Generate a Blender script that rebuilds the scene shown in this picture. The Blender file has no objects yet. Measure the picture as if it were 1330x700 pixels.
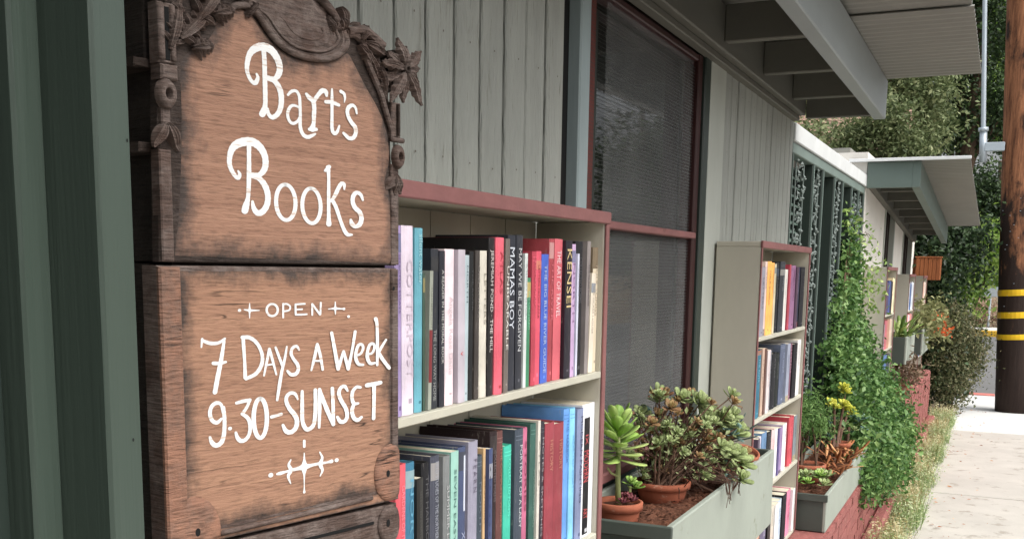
import bpy, bmesh, math, random
import numpy as np
from mathutils import Vector, Matrix

scene = bpy.context.scene
R = math.radians
random.seed(7)
rng = np.random.default_rng(7)

# ------------------------------------------------------------------ camera
cam_data = bpy.data.cameras.new('camera')
cam = bpy.data.objects.new('camera', cam_data)
scene.collection.objects.link(cam)
cam.matrix_world = Matrix(((0.90438567, -0.07689069, 0.41973133, 0.0),
                           (0.42650479, 0.13193563, -0.89481096, 0.0),
                           (0.01342511, 0.98827163, 0.15211494, 1.6),
                           (0, 0, 0, 1)))
cam_data.sensor_width = 36.0
cam_data.lens = 36.0 * 1370.0 / 1330.0
cam_data.shift_x = 0.01128
cam_data.shift_y = 0.1579
cam_data.clip_start = 0.02
cam_data.clip_end = 2000
scene.camera = cam

# ------------------------------------------------------------------ sky and sun (bright overcast)
SUN_EL, SUN_AZ = 52.0, 102.0          # azimuth clockwise from +Y (towards +X, the street side)
world = bpy.data.worlds.new('World')
scene.world = world
world.use_nodes = True
wn, wl = world.node_tree.nodes, world.node_tree.links
wn.clear()
sky = wn.new('ShaderNodeTexSky')
sky.sky_type = 'NISHITA'
sky.sun_disc = False
sky.sun_elevation = R(SUN_EL)
sky.sun_rotation = R(SUN_AZ)
sky.air_density = 1.0
sky.dust_density = 6.0
sky.ozone_density = 1.0
hsv = wn.new('ShaderNodeHueSaturation')
hsv.inputs['Saturation'].default_value = 0.3
bg = wn.new('ShaderNodeBackground')
bg.inputs['Strength'].default_value = 0.13
wo = wn.new('ShaderNodeOutputWorld')
wl.new(sky.outputs[0], hsv.inputs['Color'])
wl.new(hsv.outputs[0], bg.inputs['Color'])
wl.new(bg.outputs[0], wo.inputs['Surface'])

sun_data = bpy.data.lights.new('sun', 'SUN')
sun_data.energy = 1.2
sun_data.angle = R(40)
sun_data.color = (1.0, 0.975, 0.94)
sun = bpy.data.objects.new('sun', sun_data)
scene.collection.objects.link(sun)
sd = Vector((math.sin(R(SUN_AZ)) * math.cos(R(SUN_EL)), math.cos(R(SUN_AZ)) * math.cos(R(SUN_EL)), math.sin(R(SUN_EL))))
sun.rotation_euler = sd.to_track_quat('Z', 'Y').to_euler()

scene.view_settings.view_transform = 'Standard'
scene.view_settings.look = 'None'
scene.view_settings.exposure = 0.75
scene.view_settings.gamma = 1.0
scene.view_settings.use_curve_mapping = False
scene.render.engine = 'CYCLES'
scene.cycles.max_bounces = 8
scene.cycles.transparent_max_bounces = 12

# ------------------------------------------------------------------ helpers
def lin(c):
    return tuple(((v / 255.0) / 12.92 if v / 255.0 <= 0.04045 else ((v / 255.0 + 0.055) / 1.055) ** 2.4) for v in c)

COL = scene.collection

class MB:
    """collects geometry in world coordinates"""
    def __init__(self):
        self.v = []; self.f = []; self.smooth = False
    def add(self, verts, faces):
        n = len(self.v)
        self.v.extend(tuple(p) for p in verts)
        self.f.extend(tuple(i + n for i in f) for f in faces)
        return self
    def box(self, x0, x1, y0, y1, z0, z1, bev=0.0):
        if bev <= 0:
            self.add([(x0,y0,z0),(x1,y0,z0),(x1,y1,z0),(x0,y1,z0),(x0,y0,z1),(x1,y0,z1),(x1,y1,z1),(x0,y1,z1)],
                     [(0,3,2,1),(4,5,6,7),(0,1,5,4),(1,2,6,5),(2,3,7,6),(3,0,4,7)])
        else:
            bm = bmesh.new()
            bmesh.ops.create_cube(bm, size=1)
            for v in bm.verts:
                v.co = Vector((x0 + (v.co.x + .5) * (x1 - x0), y0 + (v.co.y + .5) * (y1 - y0), z0 + (v.co.z + .5) * (z1 - z0)))
            bmesh.ops.bevel(bm, geom=bm.edges[:], offset=bev, segments=1, affect='EDGES')
            bm.verts.index_update()
            self.add([tuple(v.co) for v in bm.verts], [tuple(v.index for v in f.verts) for f in bm.faces])
            bm.free()
        return self
    def tube(self, pts, rad, seg=8, cap=True):
        pts = [Vector(p) for p in pts]
        if not isinstance(rad, (list, tuple)):
            rad = [rad] * len(pts)
        rings = []
        prev = None
        for i, p in enumerate(pts):
            t = (pts[min(i + 1, len(pts) - 1)] - pts[max(i - 1, 0)]).normalized()
            if prev is None:
                a = Vector((0, 0, 1)) if abs(t.z) < .9 else Vector((1, 0, 0))
                n = t.cross(a).normalized()
            else:
                n = (prev - t * prev.dot(t)).normalized()
            prev = n
            b = t.cross(n)
            rings.append([p + (n * math.cos(2 * math.pi * k / seg) + b * math.sin(2 * math.pi * k / seg)) * rad[i] for k in range(seg)])
        vs = [q for r in rings for q in r]
        fs = []
        for i in range(len(pts) - 1):
            for k in range(seg):
                a, b2 = i * seg + k, i * seg + (k + 1) % seg
                fs.append((a, b2, b2 + seg, a + seg))
        if cap:
            fs.append(tuple(range(seg - 1, -1, -1)))
            fs.append(tuple((len(pts) - 1) * seg + k for k in range(seg)))
        return self.add(vs, fs)
    def lathe(self, c, prof, seg=20):
        vs = []; fs = []
        for (r, z) in prof:
            for k in range(seg):
                a = 2 * math.pi * k / seg
                vs.append((c[0] + r * math.cos(a), c[1] + r * math.sin(a), c[2] + z))
        for i in range(len(prof) - 1):
            for k in range(seg):
                a, b = i * seg + k, i * seg + (k + 1) % seg
                fs.append((a, b, b + seg, a + seg))
        return self.add(vs, fs)
    def build(self, name, m, parent=None, smooth=False, loc=None):
        o = Vector(parent_world(parent)) if parent else Vector(loc or (0, 0, 0))
        me = bpy.data.meshes.new(name)
        me.from_pydata([(p[0] - o.x, p[1] - o.y, p[2] - o.z) for p in self.v], [], self.f)
        me.materials.append(m)
        if smooth:
            for p in me.polygons: p.use_smooth = True
        me.update()
        ob = bpy.data.objects.new(name, me)
        COL.objects.link(ob)
        if parent: ob.parent = parent
        else: ob.location = o
        return ob

def parent_world(p):
    loc = Vector(p.location)
    while p.parent:
        p = p.parent; loc = loc + Vector(p.location)
    return loc

def tag(o, label=None, cat=None, group=None, kind=None):
    if label: o['label'] = label
    if cat: o['category'] = cat
    if group: o['group'] = group
    if kind: o['kind'] = kind
    return o

def empty(name, loc, label=None, cat=None, group=None, parent=None):
    o = bpy.data.objects.new(name, None)
    o.empty_display_size = 0.1
    COL.objects.link(o)
    if parent:
        o.parent = parent; o.location = Vector(loc) - parent_world(parent)
    else:
        o.location = loc
    return tag(o, label, cat, group)

# ------------------------------------------------------------------ materials
_mats = {}
def mat(name, col, rough=.6, var=.12, scale=6., bump=.15, bscale=60., stretch=(1, 1, 1), spec=.3, wear=None, rnd=0.0, metal=0.0, dist=.004, coord='Object'):
    """procedural paint/wood/stone; col is sRGB 0-255; wear = (sRGB, threshold, scale)"""
    if name in _mats: return _mats[name]
    m = bpy.data.materials.new(name); m.use_nodes = True
    nt = m.node_tree; N, L = nt.nodes, nt.links
    bsdf = N['Principled BSDF']
    tc = N.new('ShaderNodeTexCoord'); mp = N.new('ShaderNodeMapping'); mp.inputs['Scale'].default_value = stretch
    L.new(tc.outputs[coord], mp.inputs['Vector'])
    n1 = N.new('ShaderNodeTexNoise'); n1.inputs['Scale'].default_value = scale; n1.inputs['Detail'].default_value = 6; n1.inputs['Roughness'].default_value = .65
    L.new(mp.outputs[0], n1.inputs['Vector'])
    c = lin(col)
    ramp = N.new('ShaderNodeValToRGB')
    ramp.color_ramp.elements[0].position = .3; ramp.color_ramp.elements[1].position = .7
    ramp.color_ramp.elements[0].color = tuple(max(0, v * (1 - var)) for v in c) + (1,)
    ramp.color_ramp.elements[1].color = tuple(min(1, v * (1 + var)) for v in c) + (1,)
    L.new(n1.outputs['Fac'], ramp.inputs['Fac'])
    out = ramp.outputs['Color']
    if wear:
        wc, th, ws = wear
        n3 = N.new('ShaderNodeTexNoise'); n3.inputs['Scale'].default_value = ws; n3.inputs['Detail'].default_value = 8; n3.inputs['Roughness'].default_value = .7
        L.new(mp.outputs[0], n3.inputs['Vector'])
        r3 = N.new('ShaderNodeValToRGB'); r3.color_ramp.elements[0].position = th; r3.color_ramp.elements[1].position = min(1, th + .08)
        L.new(n3.outputs['Fac'], r3.inputs['Fac'])
        mx = N.new('ShaderNodeMix'); mx.data_type = 'RGBA'
        L.new(r3.outputs['Color'], mx.inputs['Factor']); L.new(out, mx.inputs['A']); mx.inputs['B'].default_value = lin(wc) + (1,)
        out = mx.outputs['Result']
    if rnd:
        oi = N.new('ShaderNodeObjectInfo'); mr = N.new('ShaderNodeMapRange')
        mr.inputs['To Min'].default_value = 1 - rnd; mr.inputs['To Max'].default_value = 1 + rnd
        L.new(oi.outputs['Random'], mr.inputs['Value'])
        hs = N.new('ShaderNodeHueSaturation'); L.new(mr.outputs[0], hs.inputs['Value']); L.new(out, hs.inputs['Color'])
        out = hs.outputs['Color']
    L.new(out, bsdf.inputs['Base Color'])
    bsdf.inputs['Roughness'].default_value = rough
    bsdf.inputs['Specular IOR Level'].default_value = spec
    bsdf.inputs['Metallic'].default_value = metal
    if bump:
        n2 = N.new('ShaderNodeTexNoise'); n2.inputs['Scale'].default_value = bscale; n2.inputs['Detail'].default_value = 5
        L.new(mp.outputs[0], n2.inputs['Vector'])
        b = N.new('ShaderNodeBump'); b.inputs['Strength'].default_value = bump; b.inputs['Distance'].default_value = dist
        L.new(n2.outputs['Fac'], b.inputs['Height']); L.new(b.outputs[0], bsdf.inputs['Normal'])
    _mats[name] = m
    return m

def leafmat(name, dark, mid, light, trans=.25, rough=.5):
    if name in _mats: return _mats[name]
    m = bpy.data.materials.new(name); m.use_nodes = True
    nt = m.node_tree; N, L = nt.nodes, nt.links
    bsdf = N['Principled BSDF']; outn = N['Material Output']
    at = N.new('ShaderNodeAttribute'); at.attribute_name = 'tone'
    ramp = N.new('ShaderNodeValToRGB')
    e = ramp.color_ramp.elements
    e[0].position = 0; e[0].color = lin(dark) + (1,); e[1].position = 1; e[1].color = lin(light) + (1,)
    k = e.new(.5); k.color = lin(mid) + (1,)
    L.new(at.outputs['Fac'], ramp.inputs['Fac']); L.new(ramp.outputs[0], bsdf.inputs['Base Color'])
    bsdf.inputs['Roughness'].default_value = rough; bsdf.inputs['Specular IOR Level'].default_value = .3
    tr = N.new('ShaderNodeBsdfTranslucent'); L.new(ramp.outputs[0], tr.inputs['Color'])
    mx = N.new('ShaderNodeMixShader'); mx.inputs[0].default_value = trans
    L.new(bsdf.outputs[0], mx.inputs[1]); L.new(tr.outputs[0], mx.inputs[2]); L.new(mx.outputs[0], outn.inputs['Surface'])
    _mats[name] = m
    return m

def set_tone(ob, tones):
    a = ob.data.attributes.new('tone', 'FLOAT', 'FACE')
    a.data.foreach_set('value', np.asarray(tones, dtype=np.float32))

def leaf_cloud(name, ells, n, size, m, parent, clump=.5, shell=.55, seed=1, aspect=.55, flat=.35, perclump=14, loc=None, up=.3):
    """n folded leaves in clumps through a list of ellipsoids (cx,cy,cz,rx,ry,rz[,weight])"""
    r = np.random.default_rng(seed)
    ells = [tuple(e) + ((e[3] * e[4] * e[5]) ** .67,) if len(e) == 6 else e for e in ells]
    w = np.array([e[6] for e in ells]); w = w / w.sum()
    nc = max(1, n // perclump)
    idx = r.choice(len(ells), nc, p=w)
    E = np.array([e[:6] for e in ells])[idx]
    d = r.normal(size=(nc, 3)); d /= np.linalg.norm(d, axis=1)[:, None]
    rad = shell + (1 - shell) * r.random(nc) ** .7
    rad *= np.where(r.random(nc) < .15, r.random(nc), 1) * (1 + .18 * r.normal(size=nc))
    cc = E[:, :3] + d * E[:, 3:] * rad[:, None]
    ctone = r.random(nc)
    cn = d * .8 + np.array([0, 0, .5])
    P = np.repeat(cc, perclump, 0); T = np.repeat(ctone, perclump); CN = np.repeat(cn, perclump, 0)
    k = len(P)
    P = P + r.normal(size=(k, 3)) * size * clump * 4
    nor = CN * up * 2 + r.normal(size=(k, 3)) * (1 - flat); nor /= np.linalg.norm(nor, axis=1)[:, None]
    t = r.normal(size=(k, 3)); t -= nor * (t * nor).sum(1)[:, None]; t /= np.linalg.norm(t, axis=1)[:, None]
    b = np.cross(nor, t)
    s = size * (.6 + .8 * r.random(k))[:, None]
    v0 = P - t * s * .5; v1 = P + b * s * aspect * .5 + nor * s * .12; v2 = P + t * s * .55; v3 = P - b * s * aspect * .5 + nor * s * .12
    V = np.stack([v0, v1, v2, v3], 1).reshape(-1, 3)
    o = np.array(parent_world(parent)) if parent else np.array(loc or (0, 0, 0))
    V = V - o
    F = np.arange(k * 4).reshape(-1, 4)
    F = np.concatenate([F[:, [0, 1, 2]], F[:, [0, 2, 3]]], 1).reshape(-1, 3)
    me = bpy.data.meshes.new(name)
    me.vertices.add(len(V)); me.vertices.foreach_set('co', V.ravel().astype(np.float32))
    me.loops.add(len(F) * 3); me.loops.foreach_set('vertex_index', F.ravel().astype(np.int32))
    me.polygons.add(len(F)); me.polygons.foreach_set('loop_start', np.arange(0, len(F) * 3, 3, dtype=np.int32))
    me.update(calc_edges=True)
    me.materials.append(m)
    ob = bpy.data.objects.new(name, me); COL.objects.link(ob)
    if parent: ob.parent = parent
    else: ob.location = Vector(o)
    tone = np.clip(.65 * T + .35 * r.random(k), 0, 1)
    set_tone(ob, np.repeat(tone, 2))
    return ob

def smooth_poly(pts, n=6):
    """Catmull-Rom through points (tuples of any length)"""
    if len(pts) < 3: 
        a, b = np.array(pts[0]), np.array(pts[-1])
        return [tuple(a + (b - a) * i / n) for i in range(n + 1)]
    P = [np.array(p, float) for p in pts]
    P = [2 * P[0] - P[1]] + P + [2 * P[-1] - P[-2]]
    out = []
    for i in range(1, len(P) - 2):
        for k in range(n):
            t = k / n
            out.append(tuple(.5 * (2 * P[i] + (P[i + 1] - P[i - 1]) * t + (2 * P[i - 1] - 5 * P[i] + 4 * P[i + 1] - P[i + 2]) * t * t + (3 * P[i] - P[i - 1] - 3 * P[i + 1] + P[i + 2]) * t ** 3)))
    out.append(tuple(P[-2]))
    return out

# ------------------------------------------------------------------ palette
m_siding = mat('siding_paint', (160, 163, 157), .8, .10, 5, .9, 55, (3, 3, .4), .12, wear=((132, 133, 124), .60, 14), rnd=.05, dist=.008)
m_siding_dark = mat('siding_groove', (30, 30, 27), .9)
m_trim = mat('grey_green_trim', (168, 172, 164), .6, .08, 4, .2, 30, (2, 2, .7))
m_case = mat('bookcase_paint', (182, 178, 164), .6, .07, 5, .15, 40, (1, 1, .4), wear=((146, 140, 124), .68, 7))
m_caseedge = mat('bookcase_cream_edge', (184, 182, 167), .55, .06, 10, .1)
m_red = mat('rose_red_paint', (130, 88, 86), .65, .16, 18, .45, 60, (1, .4, 1), wear=((112, 72, 66), .60, 14))
m_oxblood = mat('oxblood_paint', (54, 27, 26), .5, .12, 12, .2)
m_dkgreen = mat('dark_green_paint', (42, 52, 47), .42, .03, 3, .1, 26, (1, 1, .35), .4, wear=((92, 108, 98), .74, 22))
m_postgreen = mat('weathered_green_paint', (66, 78, 70), .34, .05, 4, .22, 30, (5, 5, .15), .45, wear=((96, 108, 98), .73, 60))
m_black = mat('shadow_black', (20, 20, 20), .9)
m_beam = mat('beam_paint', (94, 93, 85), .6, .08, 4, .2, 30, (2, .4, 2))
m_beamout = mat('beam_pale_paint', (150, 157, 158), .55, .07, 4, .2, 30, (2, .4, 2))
m_metalroof = mat('corrugated_paint', (138, 138, 132), .5, .07, 3, .08, 20, wear=((118, 115, 106), .66, 4))
m_planter = mat('planter_paint', (145, 152, 142), .65, .10, 3, .3, 16, (1, 1, 1), .25, wear=((126, 130, 114), .60, 9))
m_concrete = mat('sidewalk_concrete', (184, 179, 171), .85, .10, 2.2, .4, 90, wear=((158, 151, 141), .56, 6), rnd=.05)
m_concrete2 = mat('pale_concrete', (204, 204, 202), .85, .05, 2.2, .3, 90, rnd=.03)
m_asphalt = mat('asphalt', (112, 112, 112), .9, .10, 1.5, .4, 120)
m_soil = mat('ground_soil', (118, 104, 84), .95, .2, 2, .5, 30)
m_joint = mat('joint_dirt', (134, 124, 110), .95)
m_brick = mat('red_painted_brick', (142, 88, 83), .8, .2, 14, .8, 60, wear=((172, 124, 114), .58, 30), dist=.01)
m_stucco = mat('pale_stucco', (226, 222, 214), .85, .05, 4, .4, 80)
m_white = mat('white_paint', (228, 230, 230), .5, .04, 5, .1)
m_sage = mat('sage_green_paint', (108, 122, 116), .55, .07, 5, .15)
m_iron = mat('pale_cast_iron', (104, 114, 110), .5, .12, 20, .3)
m_terra = mat('terracotta', (160, 94, 70), .85, .18, 14, .3, 60, wear=((190, 150, 130), .6, 22))
m_bark = mat('bark', (92, 76, 62), .9, .25, 14, .8, 40, (1, 1, .3), dist=.01)
m_twig = mat('brown_twig', (104, 80, 66), .9, .2, 30, .4, 80)
m_mulch = mat('bark_mulch', (96, 62, 46), .95, .4, 40, 1.0, 60, dist=.02)

# ---- book rows: y0, y1, height, sRGB, look, hardback/paperback, options
BOOKS = {
 'U': [
  (1.292, 1.311, 0.27, (150, 130, 178), 'lavender purple hardback', 'h', {}),
  (1.311, 1.345, 0.271, (214, 200, 214), 'wide pale lilac hardback with faint capitals', 'h', {'t': 'COTTERPOST', 'tc': (198, 184, 200), 'ts': 0.8, 't0': 0.17, 't1': 0.8}),
  (1.347, 1.371, 0.269, (85, 158, 174), 'teal hardback', 'h', {'t': 'silent water', 'tc': (150, 200, 205), 't0': 0.03, 't1': 0.3}),
  (1.372, 1.38, 0.204, (62, 84, 70), 'thin dark green paperback', 'p', {}),
  (1.381, 1.392, 0.208, (150, 155, 142), 'thin grey paperback with a dark red band', 'p', {'band': (0.2, 0.58, (120, 30, 36)), 'lean': -1.5}),
  (1.393, 1.418, 0.24, (46, 49, 56), 'thick black paperback with small grey title', 'p', {'t': 'THE LONG WAY HOME', 'tc': (150, 152, 150), 't0': 0.5, 't1': 0.95, 'ts': 0.6}),
  (1.42, 1.439, 0.238, (42, 43, 52), 'slim black paperback with white vertical title', 'p', {'t': 'A READER IN THE MORAL ROCK', 'tc': (190, 190, 185), 't0': 0.12, 't1': 0.72, 'ts': 0.7}),
  (1.441, 1.474, 0.241, (238, 216, 222), 'pale pink hardback', 'h', {'t': 'Angela Rose Dane', 'tc': (205, 190, 195), 't0': 0.3, 't1': 0.8, 'ts': 0.6}),
  (1.481, 1.506, 0.241, (188, 180, 190), 'grey lilac paperback with red mark', 'p', {'t': 'v', 'tc': (190, 60, 60), 't0': 0.66, 't1': 0.72}),
  (1.506, 1.522, 0.233, (172, 190, 196), 'slim pale blue grey paperback', 'p', {}),
  (1.524, 1.54, 0.239, (30, 32, 33), 'slim jet black hardback', 'h', {}),
  (1.54, 1.557, 0.241, (66, 60, 56), 'slim brown black hardback', 'h', {}),
  (1.559, 1.586, 0.241, (208, 203, 188), 'plain cream hardback', 'h', {}),
  (1.589, 1.613, 0.263, (36, 34, 36), 'tall black paperback with white capitals down the spine', 'p', {'t': 'JEREMIAH POND · THE HILL', 'tc': (205, 200, 195), 't0': 0.08, 't1': 0.72, 'ts': 0.75}),
  (1.615, 1.648, 0.264, (214, 66, 90), 'bright rose red hardback', 'h', {}),
  (1.65, 1.669, 0.263, (108, 98, 92), 'brown grey paperback with white script title', 'p', {'t': 'UNBEARABLE', 'tc': (215, 212, 205), 't0': 0.17, 't1': 0.72, 'ts': 0.85}),
  (1.672, 1.706, 0.27, (44, 47, 57), 'black paperback with large white capitals', 'p', {'t': 'MAMAS BOY', 'tc': (205, 212, 222), 't0': 0.07, 't1': 0.6, 'ts': 0.95}),
  (1.708, 1.737, 0.271, (46, 48, 56), 'charcoal paperback with grey white capitals', 'p', {'t': 'MAY WE BE FORGIVEN', 'tc': (195, 198, 200), 't0': 0.08, 't1': 0.75, 'ts': 0.8}),
  (1.738, 1.752, 0.24, (205, 212, 210), 'very thin white paperback', 'p', {}),
  (1.754, 1.773, 0.197, (50, 130, 92), 'short green paperback with a yellow patch', 'p', {'band': (0.82, 0.96, (180, 160, 90))}),
  (1.775, 1.795, 0.244, (176, 32, 60), 'slim dark crimson hardback', 'h', {}),
  (1.796, 1.822, 0.245, (212, 50, 84), 'crimson pink paperback', 'p', {'t': 'LETTERS FROM AFAR', 'tc': (160, 30, 55), 't0': 0.1, 't1': 0.5, 'ts': 0.6}),
  (1.824, 1.859, 0.24, (28, 82, 190), 'bright blue paperback with white title', 'p', {'t': 'THE BIG BLUE RIVER GUIDE', 'tc': (170, 190, 225), 't0': 0.08, 't1': 0.92, 'ts': 0.6}),
  (1.861, 1.885, 0.269, (160, 46, 58), 'tall dark red hardback', 'h', {}),
  (1.887, 1.928, 0.27, (206, 80, 94), 'coral red paperback with white capitals', 'p', {'t': 'THE ART OF TRAVEL', 'tc': (240, 215, 218), 't0': 0.08, 't1': 0.55, 'ts': 0.8}),
  (1.93, 1.966, 0.268, (38, 34, 44), 'black paperback with gold capitals', 'p', {'t': 'KENSEI', 'tc': (205, 182, 125), 't0': 0.05, 't1': 0.48, 'ts': 1.15}),
  (1.968, 1.989, 0.262, (192, 160, 200), 'mauve paperback', 'p', {}),
  (1.991, 2.002, 0.244, (205, 208, 228), 'very thin pale lavender paperback', 'p', {}),
  (2.004, 2.046, 0.269, (30, 30, 34), 'thick plain black hardback', 'h', {}),
  (2.048, 2.069, 0.27, (138, 130, 128), 'grey cloth paperback', 'p', {}),
  (2.073, 2.099, 0.206, (226, 214, 194), 'short cream paperback leaning left', 'p', {'lean': -2.5}),
  (2.099, 2.13, 0.259, (120, 104, 80), 'brown cloth hardback with sandy spine', 'h', {'band': (0, 0.83, (212, 198, 170))}),
 ],
 'L': [
  (1.295, 1.327, 0.282, (206, 58, 74), 'red hardback', 'h', {}),
  (1.329, 1.36, 0.28, (35, 108, 138), 'teal blue hardback with pale edge', 'h', {}),
  (1.361, 1.383, 0.253, (40, 40, 38), 'short black paperback', 'p', {}),
  (1.384, 1.41, 0.273, (22, 22, 26), 'plain jet black hardback', 'h', {}),
  (1.411, 1.443, 0.279, (68, 71, 84), 'dark slate hardback with pale lettering', 'h', {'t': 'FIELD STUDIES OF THE NORTHERN COAST', 'tc': (150, 155, 165), 't0': 0.03, 't1': 0.6, 'ts': 0.6}),
  (1.448, 1.473, 0.275, (116, 120, 120), 'mottled grey hardback', 'h', {'mottle': 1}),
  (1.475, 1.504, 0.277, (140, 190, 176), 'mint green paperback', 'p', {'t': 'SEVEN EASY PIECES', 'tc': (70, 110, 105), 't0': 0.1, 't1': 0.8, 'ts': 0.5}),
  (1.507, 1.538, 0.28, (62, 74, 108), 'navy hardback with a white stripe', 'h', {'stripe': 1, 't': 'X. LANE', 'tc': (150, 160, 190), 't0': 0.5, 't1': 0.75, 'ts': 0.7}),
  (1.541, 1.579, 0.285, (142, 140, 158), 'broad grey lavender hardback', 'h', {'t': 'F E A R N', 'tc': (100, 92, 112), 't0': 0.1, 't1': 0.3, 'ts': 0.6}),
  (1.581, 1.61, 0.256, (58, 70, 80), 'slate hardback with an orange brown box behind it', 'h', {'band': (0, 0.35, (92, 86, 72))}),
  (1.611, 1.622, 0.265, (196, 160, 112), 'thin tan paperback', 'p', {}),
  (1.624, 1.641, 0.263, (56, 70, 112), 'slim navy paperback with dotted spine', 'p', {'t': '..............', 'tc': (25, 32, 60), 't0': 0.1, 't1': 0.95, 'ts': 1.0}),
  (1.643, 1.675, 0.289, (40, 26, 28), 'tall dark maroon black hardback', 'h', {}),
  (1.677, 1.705, 0.286, (98, 58, 54), 'tall chestnut brown hardback', 'h', {'t': 'THE COMPLETE WORKS', 'tc': (150, 110, 80), 't0': 0.1, 't1': 0.6, 'ts': 0.5}),
  (1.707, 1.743, 0.256, (22, 178, 150), 'emerald green hardback', 'h', {}),
  (1.745, 1.785, 0.281, (62, 72, 84), 'dark slate blue hardback with white title', 'h', {'t': 'PORTRAIT OF A LADY', 'tc': (190, 195, 200), 't0': 0.1, 't1': 0.65, 'ts': 0.5}),
  (1.788, 1.82, 0.278, (184, 88, 124), 'mauve pink hardback', 'h', {}),
  (1.824, 1.853, 0.282, (52, 92, 82), 'dark green hardback', 'h', {'t': 'WOODLAND BIRDS', 'tc': (110, 140, 125), 't0': 0.3, 't1': 0.7, 'ts': 0.5}),
  (1.855, 1.87, 0.285, (204, 199, 188), 'thin cream paperback', 'p', {}),
  (1.876, 1.903, 0.279, (48, 46, 54), 'charcoal hardback with pale specks', 'h', {'t': 'NOTES & SKETCHES', 'tc': (150, 140, 145), 't0': 0.1, 't1': 0.8, 'ts': 0.6}),
  (1.905, 1.957, 0.274, (146, 44, 58), 'broad maroon hardback with gold lettering', 'h', {'t': 'HISTORY', 'tc': (185, 120, 95), 't0': 0.12, 't1': 0.35, 'ts': 0.5}),
  (1.959, 2.014, 0.267, (138, 42, 54), 'broad maroon hardback with dull gold lettering', 'h', {'t': 'HISTORY', 'tc': (180, 115, 90), 't0': 0.12, 't1': 0.35, 'ts': 0.5}),
  (2.02, 2.05, 0.289, (74, 142, 214), 'tall mid blue hardback', 'h', {}),
  (2.052, 2.083, 0.288, (112, 190, 232), 'tall sky blue hardback', 'h', {}),
  (2.085, 2.122, 0.283, (118, 130, 164), 'tall slate blue hardback with dark lettering', 'h', {'t': 'MODERN PAINTING', 'tc': (50, 55, 80), 't0': 0.05, 't1': 0.7, 'ts': 0.6}),
  (2.124, 2.205, 0.287, (232, 234, 240), 'tall white paperback with a black label', 'p', {'label': 1}),
 ],
 'A': [
  (3.8, 3.868, 0.246, (150, 146, 160), 'grey lavender paperback', 'p', {}),
  (3.868, 3.91, 0.266, (225, 200, 190), 'thin pale pink paperback', 'p', {}),
  (3.91, 4.04, 0.267, (236, 168, 52), 'orange yellow hardback', 'h', {}),
  (4.04, 4.078, 0.259, (205, 196, 165), 'thin cream paperback', 'p', {}),
  (4.078, 4.148, 0.265, (28, 28, 32), 'slim black hardback', 'h', {}),
  (4.148, 4.252, 0.269, (48, 52, 58), 'charcoal hardback', 'h', {}),
  (4.26, 4.327, 0.24, (225, 222, 215), 'thin white paperback', 'p', {}),
  (4.336, 4.379, 0.259, (170, 30, 60), 'thin crimson paperback', 'p', {}),
  (4.379, 4.485, 0.256, (140, 96, 132), 'mauve hardback', 'h', {}),
  (4.485, 4.54, 0.251, (74, 48, 72), 'dark plum paperback', 'p', {}),
  (4.54, 4.625, 0.251, (38, 42, 70), 'navy hardback', 'h', {}),
  (4.635, 4.733, 0.252, (24, 24, 30), 'plain black hardback at the right end', 'h', {}),
 ],
 'B': [
  (3.781, 3.891, 0.246, (28, 104, 128), 'teal hardback', 'h', {'band': (0.93, 1, (150, 95, 65))}),
  (3.898, 3.948, 0.249, (190, 160, 140), 'thin tan paperback', 'p', {}),
  (3.948, 3.985, 0.246, (96, 60, 48), 'thin brown paperback', 'p', {}),
  (3.992, 4.052, 0.237, (222, 208, 208), 'thin pinkish white paperback', 'p', {}),
  (4.052, 4.122, 0.23, (128, 130, 138), 'slim grey hardback', 'h', {}),
  (4.13, 4.302, 0.216, (26, 27, 33), 'thick black hardback', 'h', {}),
  (4.31, 4.424, 0.241, (84, 94, 118), 'slate blue hardback', 'h', {}),
  (4.433, 4.506, 0.238, (150, 158, 178), 'pale blue grey paperback', 'p', {}),
  (4.506, 4.59, 0.234, (120, 76, 96), 'dull mauve hardback', 'h', {}),
  (4.6, 4.708, 0.228, (26, 22, 28), 'tall black hardback', 'h', {}),
  (4.718, 4.821, 0.239, (226, 224, 222), 'white paperback at the right end', 'p', {}),
 ],
 'C': [
  (3.879, 3.922, 0.206, (84, 70, 90), 'thin plum paperback', 'p', {}),
  (3.922, 3.966, 0.209, (205, 200, 215), 'thin pale lilac paperback', 'p', {}),
  (3.966, 4.072, 0.217, (96, 136, 176), 'steel blue hardback', 'h', {}),
  (4.08, 4.175, 0.209, (40, 42, 46), 'black hardback with grey spine line', 'h', {}),
  (4.183, 4.283, 0.201, (226, 190, 190), 'pale pink hardback', 'h', {}),
  (4.283, 4.344, 0.197, (232, 230, 230), 'thin white paperback', 'p', {}),
  (4.344, 4.388, 0.194, (70, 54, 120), 'thin deep purple paperback', 'p', {}),
  (4.388, 4.479, 0.189, (150, 126, 170), 'lavender hardback', 'h', {}),
  (4.479, 4.573, 0.194, (234, 228, 228), 'white hardback', 'h', {}),
  (4.612, 4.753, 0.21, (188, 40, 58), 'tall red hardback', 'h', {}),
  (4.763, 4.848, 0.199, (120, 132, 140), 'tall grey blue paperback', 'p', {}),
 ],
 'D': [
  (3.735, 3.789, 0.236, (215, 220, 235), 'thin bluish white paperback', 'p', {}),
  (3.796, 3.895, 0.225, (26, 27, 33), 'black hardback', 'h', {}),
  (3.902, 4.037, 0.227, (216, 170, 150), 'peach hardback', 'h', {}),
  (4.045, 4.164, 0.209, (104, 98, 124), 'dusky violet hardback', 'h', {}),
  (4.172, 4.239, 0.195, (24, 24, 28), 'slim black paperback', 'p', {}),
  (4.247, 4.325, 0.193, (205, 198, 182), 'cream paperback', 'p', {}),
  (4.334, 4.423, 0.192, (232, 232, 230), 'white paperback', 'p', {}),
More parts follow.
